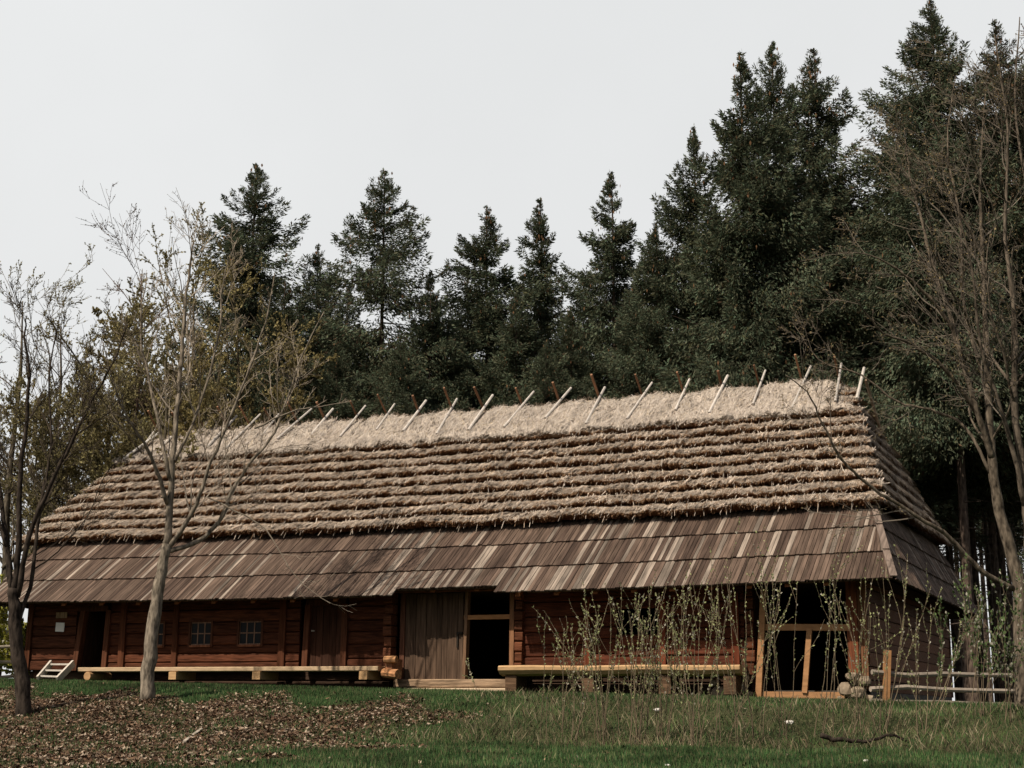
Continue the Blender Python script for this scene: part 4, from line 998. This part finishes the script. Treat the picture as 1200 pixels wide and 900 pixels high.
# ------------------------------------------------------------------ ground cover
def scatter(n, x0, x1, y0, y1, rng): return rng.uniform(x0, x1, n), rng.uniform(y0, y1, n)
def in_view(x, y, m=40):
    px = 600 + x / y * FPX; return (px > -m) & (px < 1200 + m)
def blades(name, label_kind, n, prob, hgt, wid, cols, seed, lean=.35, mat=None, bend=.12):
    rng = np.random.default_rng(seed); x, y = scatter(n, -19, 17, 21.5, 49, rng)
    u, v = to_uv(x, y); k = in_view(x, y) & (rng.random(n) < prob(x, y, u, v)) & ((v < .9) | (u < .2))
    x, y = x[k], y[k]; N = len(x); z = ground(x, y)
    p = np.stack([x, y, z - .01], 1); a = rng.random(N) * 6.28
    h = (rng.uniform(*hgt, N))[:, None]; d = np.stack([np.cos(a) * lean * rng.random(N), np.sin(a) * lean * rng.random(N), np.ones(N)], 1)
    b = rng.random(N) * 6.28; w = np.stack([np.cos(b), np.sin(b), 0 * b], 1) * (rng.uniform(*wid, N))[:, None]
    tip = p + d * h + np.stack([np.cos(a), np.sin(a), 0 * a], 1) * (h * lean * bend)
    Q = np.stack([p - w, p + w, p + d * h * .6 + w * .7, tip], 1)
    ci = rng.integers(0, len(cols), N); c = np.array(cols)[ci] * rng.uniform(.65, 1.3, N)[:, None]
    pat = .85 + .3 * np.sin(x * 1.1 + 2 * np.sin(y * .6)) * np.sin(y * 1.3); c = c * pat[:, None]
    o = quads_obj(name, Q, c, mat or M_GRASS); o['kind'] = 'stuff'; return o
def p_grass(x, y, u, v):
    m = litter_mask(x, y); cl = .5 + .5 * np.sin(x * 2.3 + 1.7 * np.sin(y * 1.9)) * np.sin(y * 2.9 + np.sin(x * 2.2))
    und = smooth((9.5 - u) / 2) * smooth((v + 9.0) / 1.0) * smooth((-1.2 - v) / 1.0)
    pr = (1 - m) ** 1.3 + m * (.06 + .55 * (cl > .58)) 
    return np.clip(pr * (1 - .45 * und), 0, 1)
blades('grass', 'stuff', 420000, p_grass, (.04, .12), (.006, .012), [(.062, .125, .042), (.085, .14, .048), (.056, .10, .042), (.15, .15, .075)], 1)
def p_dry(x, y, u, v):
    und = smooth((11 - u) / 3) * smooth((v + 9.2) / 1.0) * smooth((-1.0 - v) / 1.2)
    return .6 * und * (.35 + .65 * (np.sin(x * 2.1 + np.sin(y * 2)) * np.sin(y * 1.7 + x) > -.2))
blades('dry_grass', 'stuff', 170000, p_dry, (.06, .30), (.0022, .0042), [(.20, .165, .10), (.11, .085, .05), (.08, .115, .04), (.07, .10, .035), (.24, .205, .13)], 2, .9, M_LITTER)
def litter():
    rng = np.random.default_rng(6); n = 330000; x, y = scatter(n, -19, 6, 21.5, 44, rng); m = litter_mask(x, y)
    k = in_view(x, y) & (rng.random(n) < .006 + .994 * m); x, y = x[k], y[k]; u, v = to_uv(x, y); k = v < -1.0; x, y = x[k], y[k]; N = len(x)
    p = np.stack([x, y, ground(x, y) + rng.uniform(0, .045, N)], 1)
    nrm = np.stack([rng.normal(0, .6, N), rng.normal(0, .6, N), np.ones(N)], 1); nrm /= np.linalg.norm(nrm, axis=1, keepdims=True)
    a = np.cross(nrm, rng.normal(0, 1, (N, 3))); a /= np.linalg.norm(a, axis=1, keepdims=True); b = np.cross(nrm, a)
    s = (.014 + .05 * rng.random(N) ** 1.8)[:, None]; cu = nrm * rng.uniform(-.02, .03, N)[:, None]
    Q = np.stack([p - a * s + cu, p + b * s * .6, p + a * s + cu, p - b * s * .6], 1)
    cols = np.array([(.135, .082, .05), (.18, .12, .078), (.07, .043, .028), (.32, .25, .185), (.085, .05, .032)])
    c = cols[rng.integers(0, 5, N)] * rng.uniform(.6, 1.2, N)[:, None]
    o = quads_obj('fallen_leaves', Q, c, M_LITTER); o['kind'] = 'stuff'
litter()
# fallen things on the grass
p = ground_hit(985, 880); T = Tree(33, (.03, .023, .018), (.04, .03, .022), wig=.2, up=.02, ratio=.4, nch=(8, 3), maxlvl=2)
pts = []
for px, dz in ((962, .22), (976, .12), (990, .10), (1006, .02), (1022, .04), (1038, .13), (1050, .12), (1064, .0)):
    q = at(px, 880, p[1]); q[2] = float(ground(q[0], q[1])) + dz + .10; pts.append(q)
T.limb_path(pts, .05, .02, True, 7, .2); 
fb = T.build('fallen_branch', pts[0], 'dark crooked fallen branch lying on the grass below the fence', 'branch')
for ch in fb.children:
    ch.name = {'trunk': 'limb', 'crown': 'twigs'}.get(ch.name.split('.')[0], ch.name)
for (px, py, r, lab) in ((770, 833, .1, 'small pale stone on the bank under the barn bench'), (925, 848, .12, 'flat pale stone on the grass below the orange gate'), (1015, 893, .07, 'small white stone near the fallen branch'), (782, 898, .07, 'white stone at the bottom edge of the lawn')):
    q = ground_hit(px, py); me = stone_mesh(rngs, r, .5); tint_attr(me, np.tile((.55, .52, .47), (len(me.vertices), 1)))
    o = link_mesh('stone', me, M_STONE); o.location = (q[0], q[1], q[2] + r * .15); tag(o, lab, 'stone')
q0 = ground_hit(216, 872); q1 = ground_hit(236, 857); g = MB(); g.beam((0, 0, .05), tuple(q1 - q0 + np.array([0, 0, .05])), .07, .04, (.36, .31, .25))
o = g.build('broken_stick', M_POLE); o.location = tuple(q0); tag(o, 'pale broken stick lying among the dead leaves', 'stick')
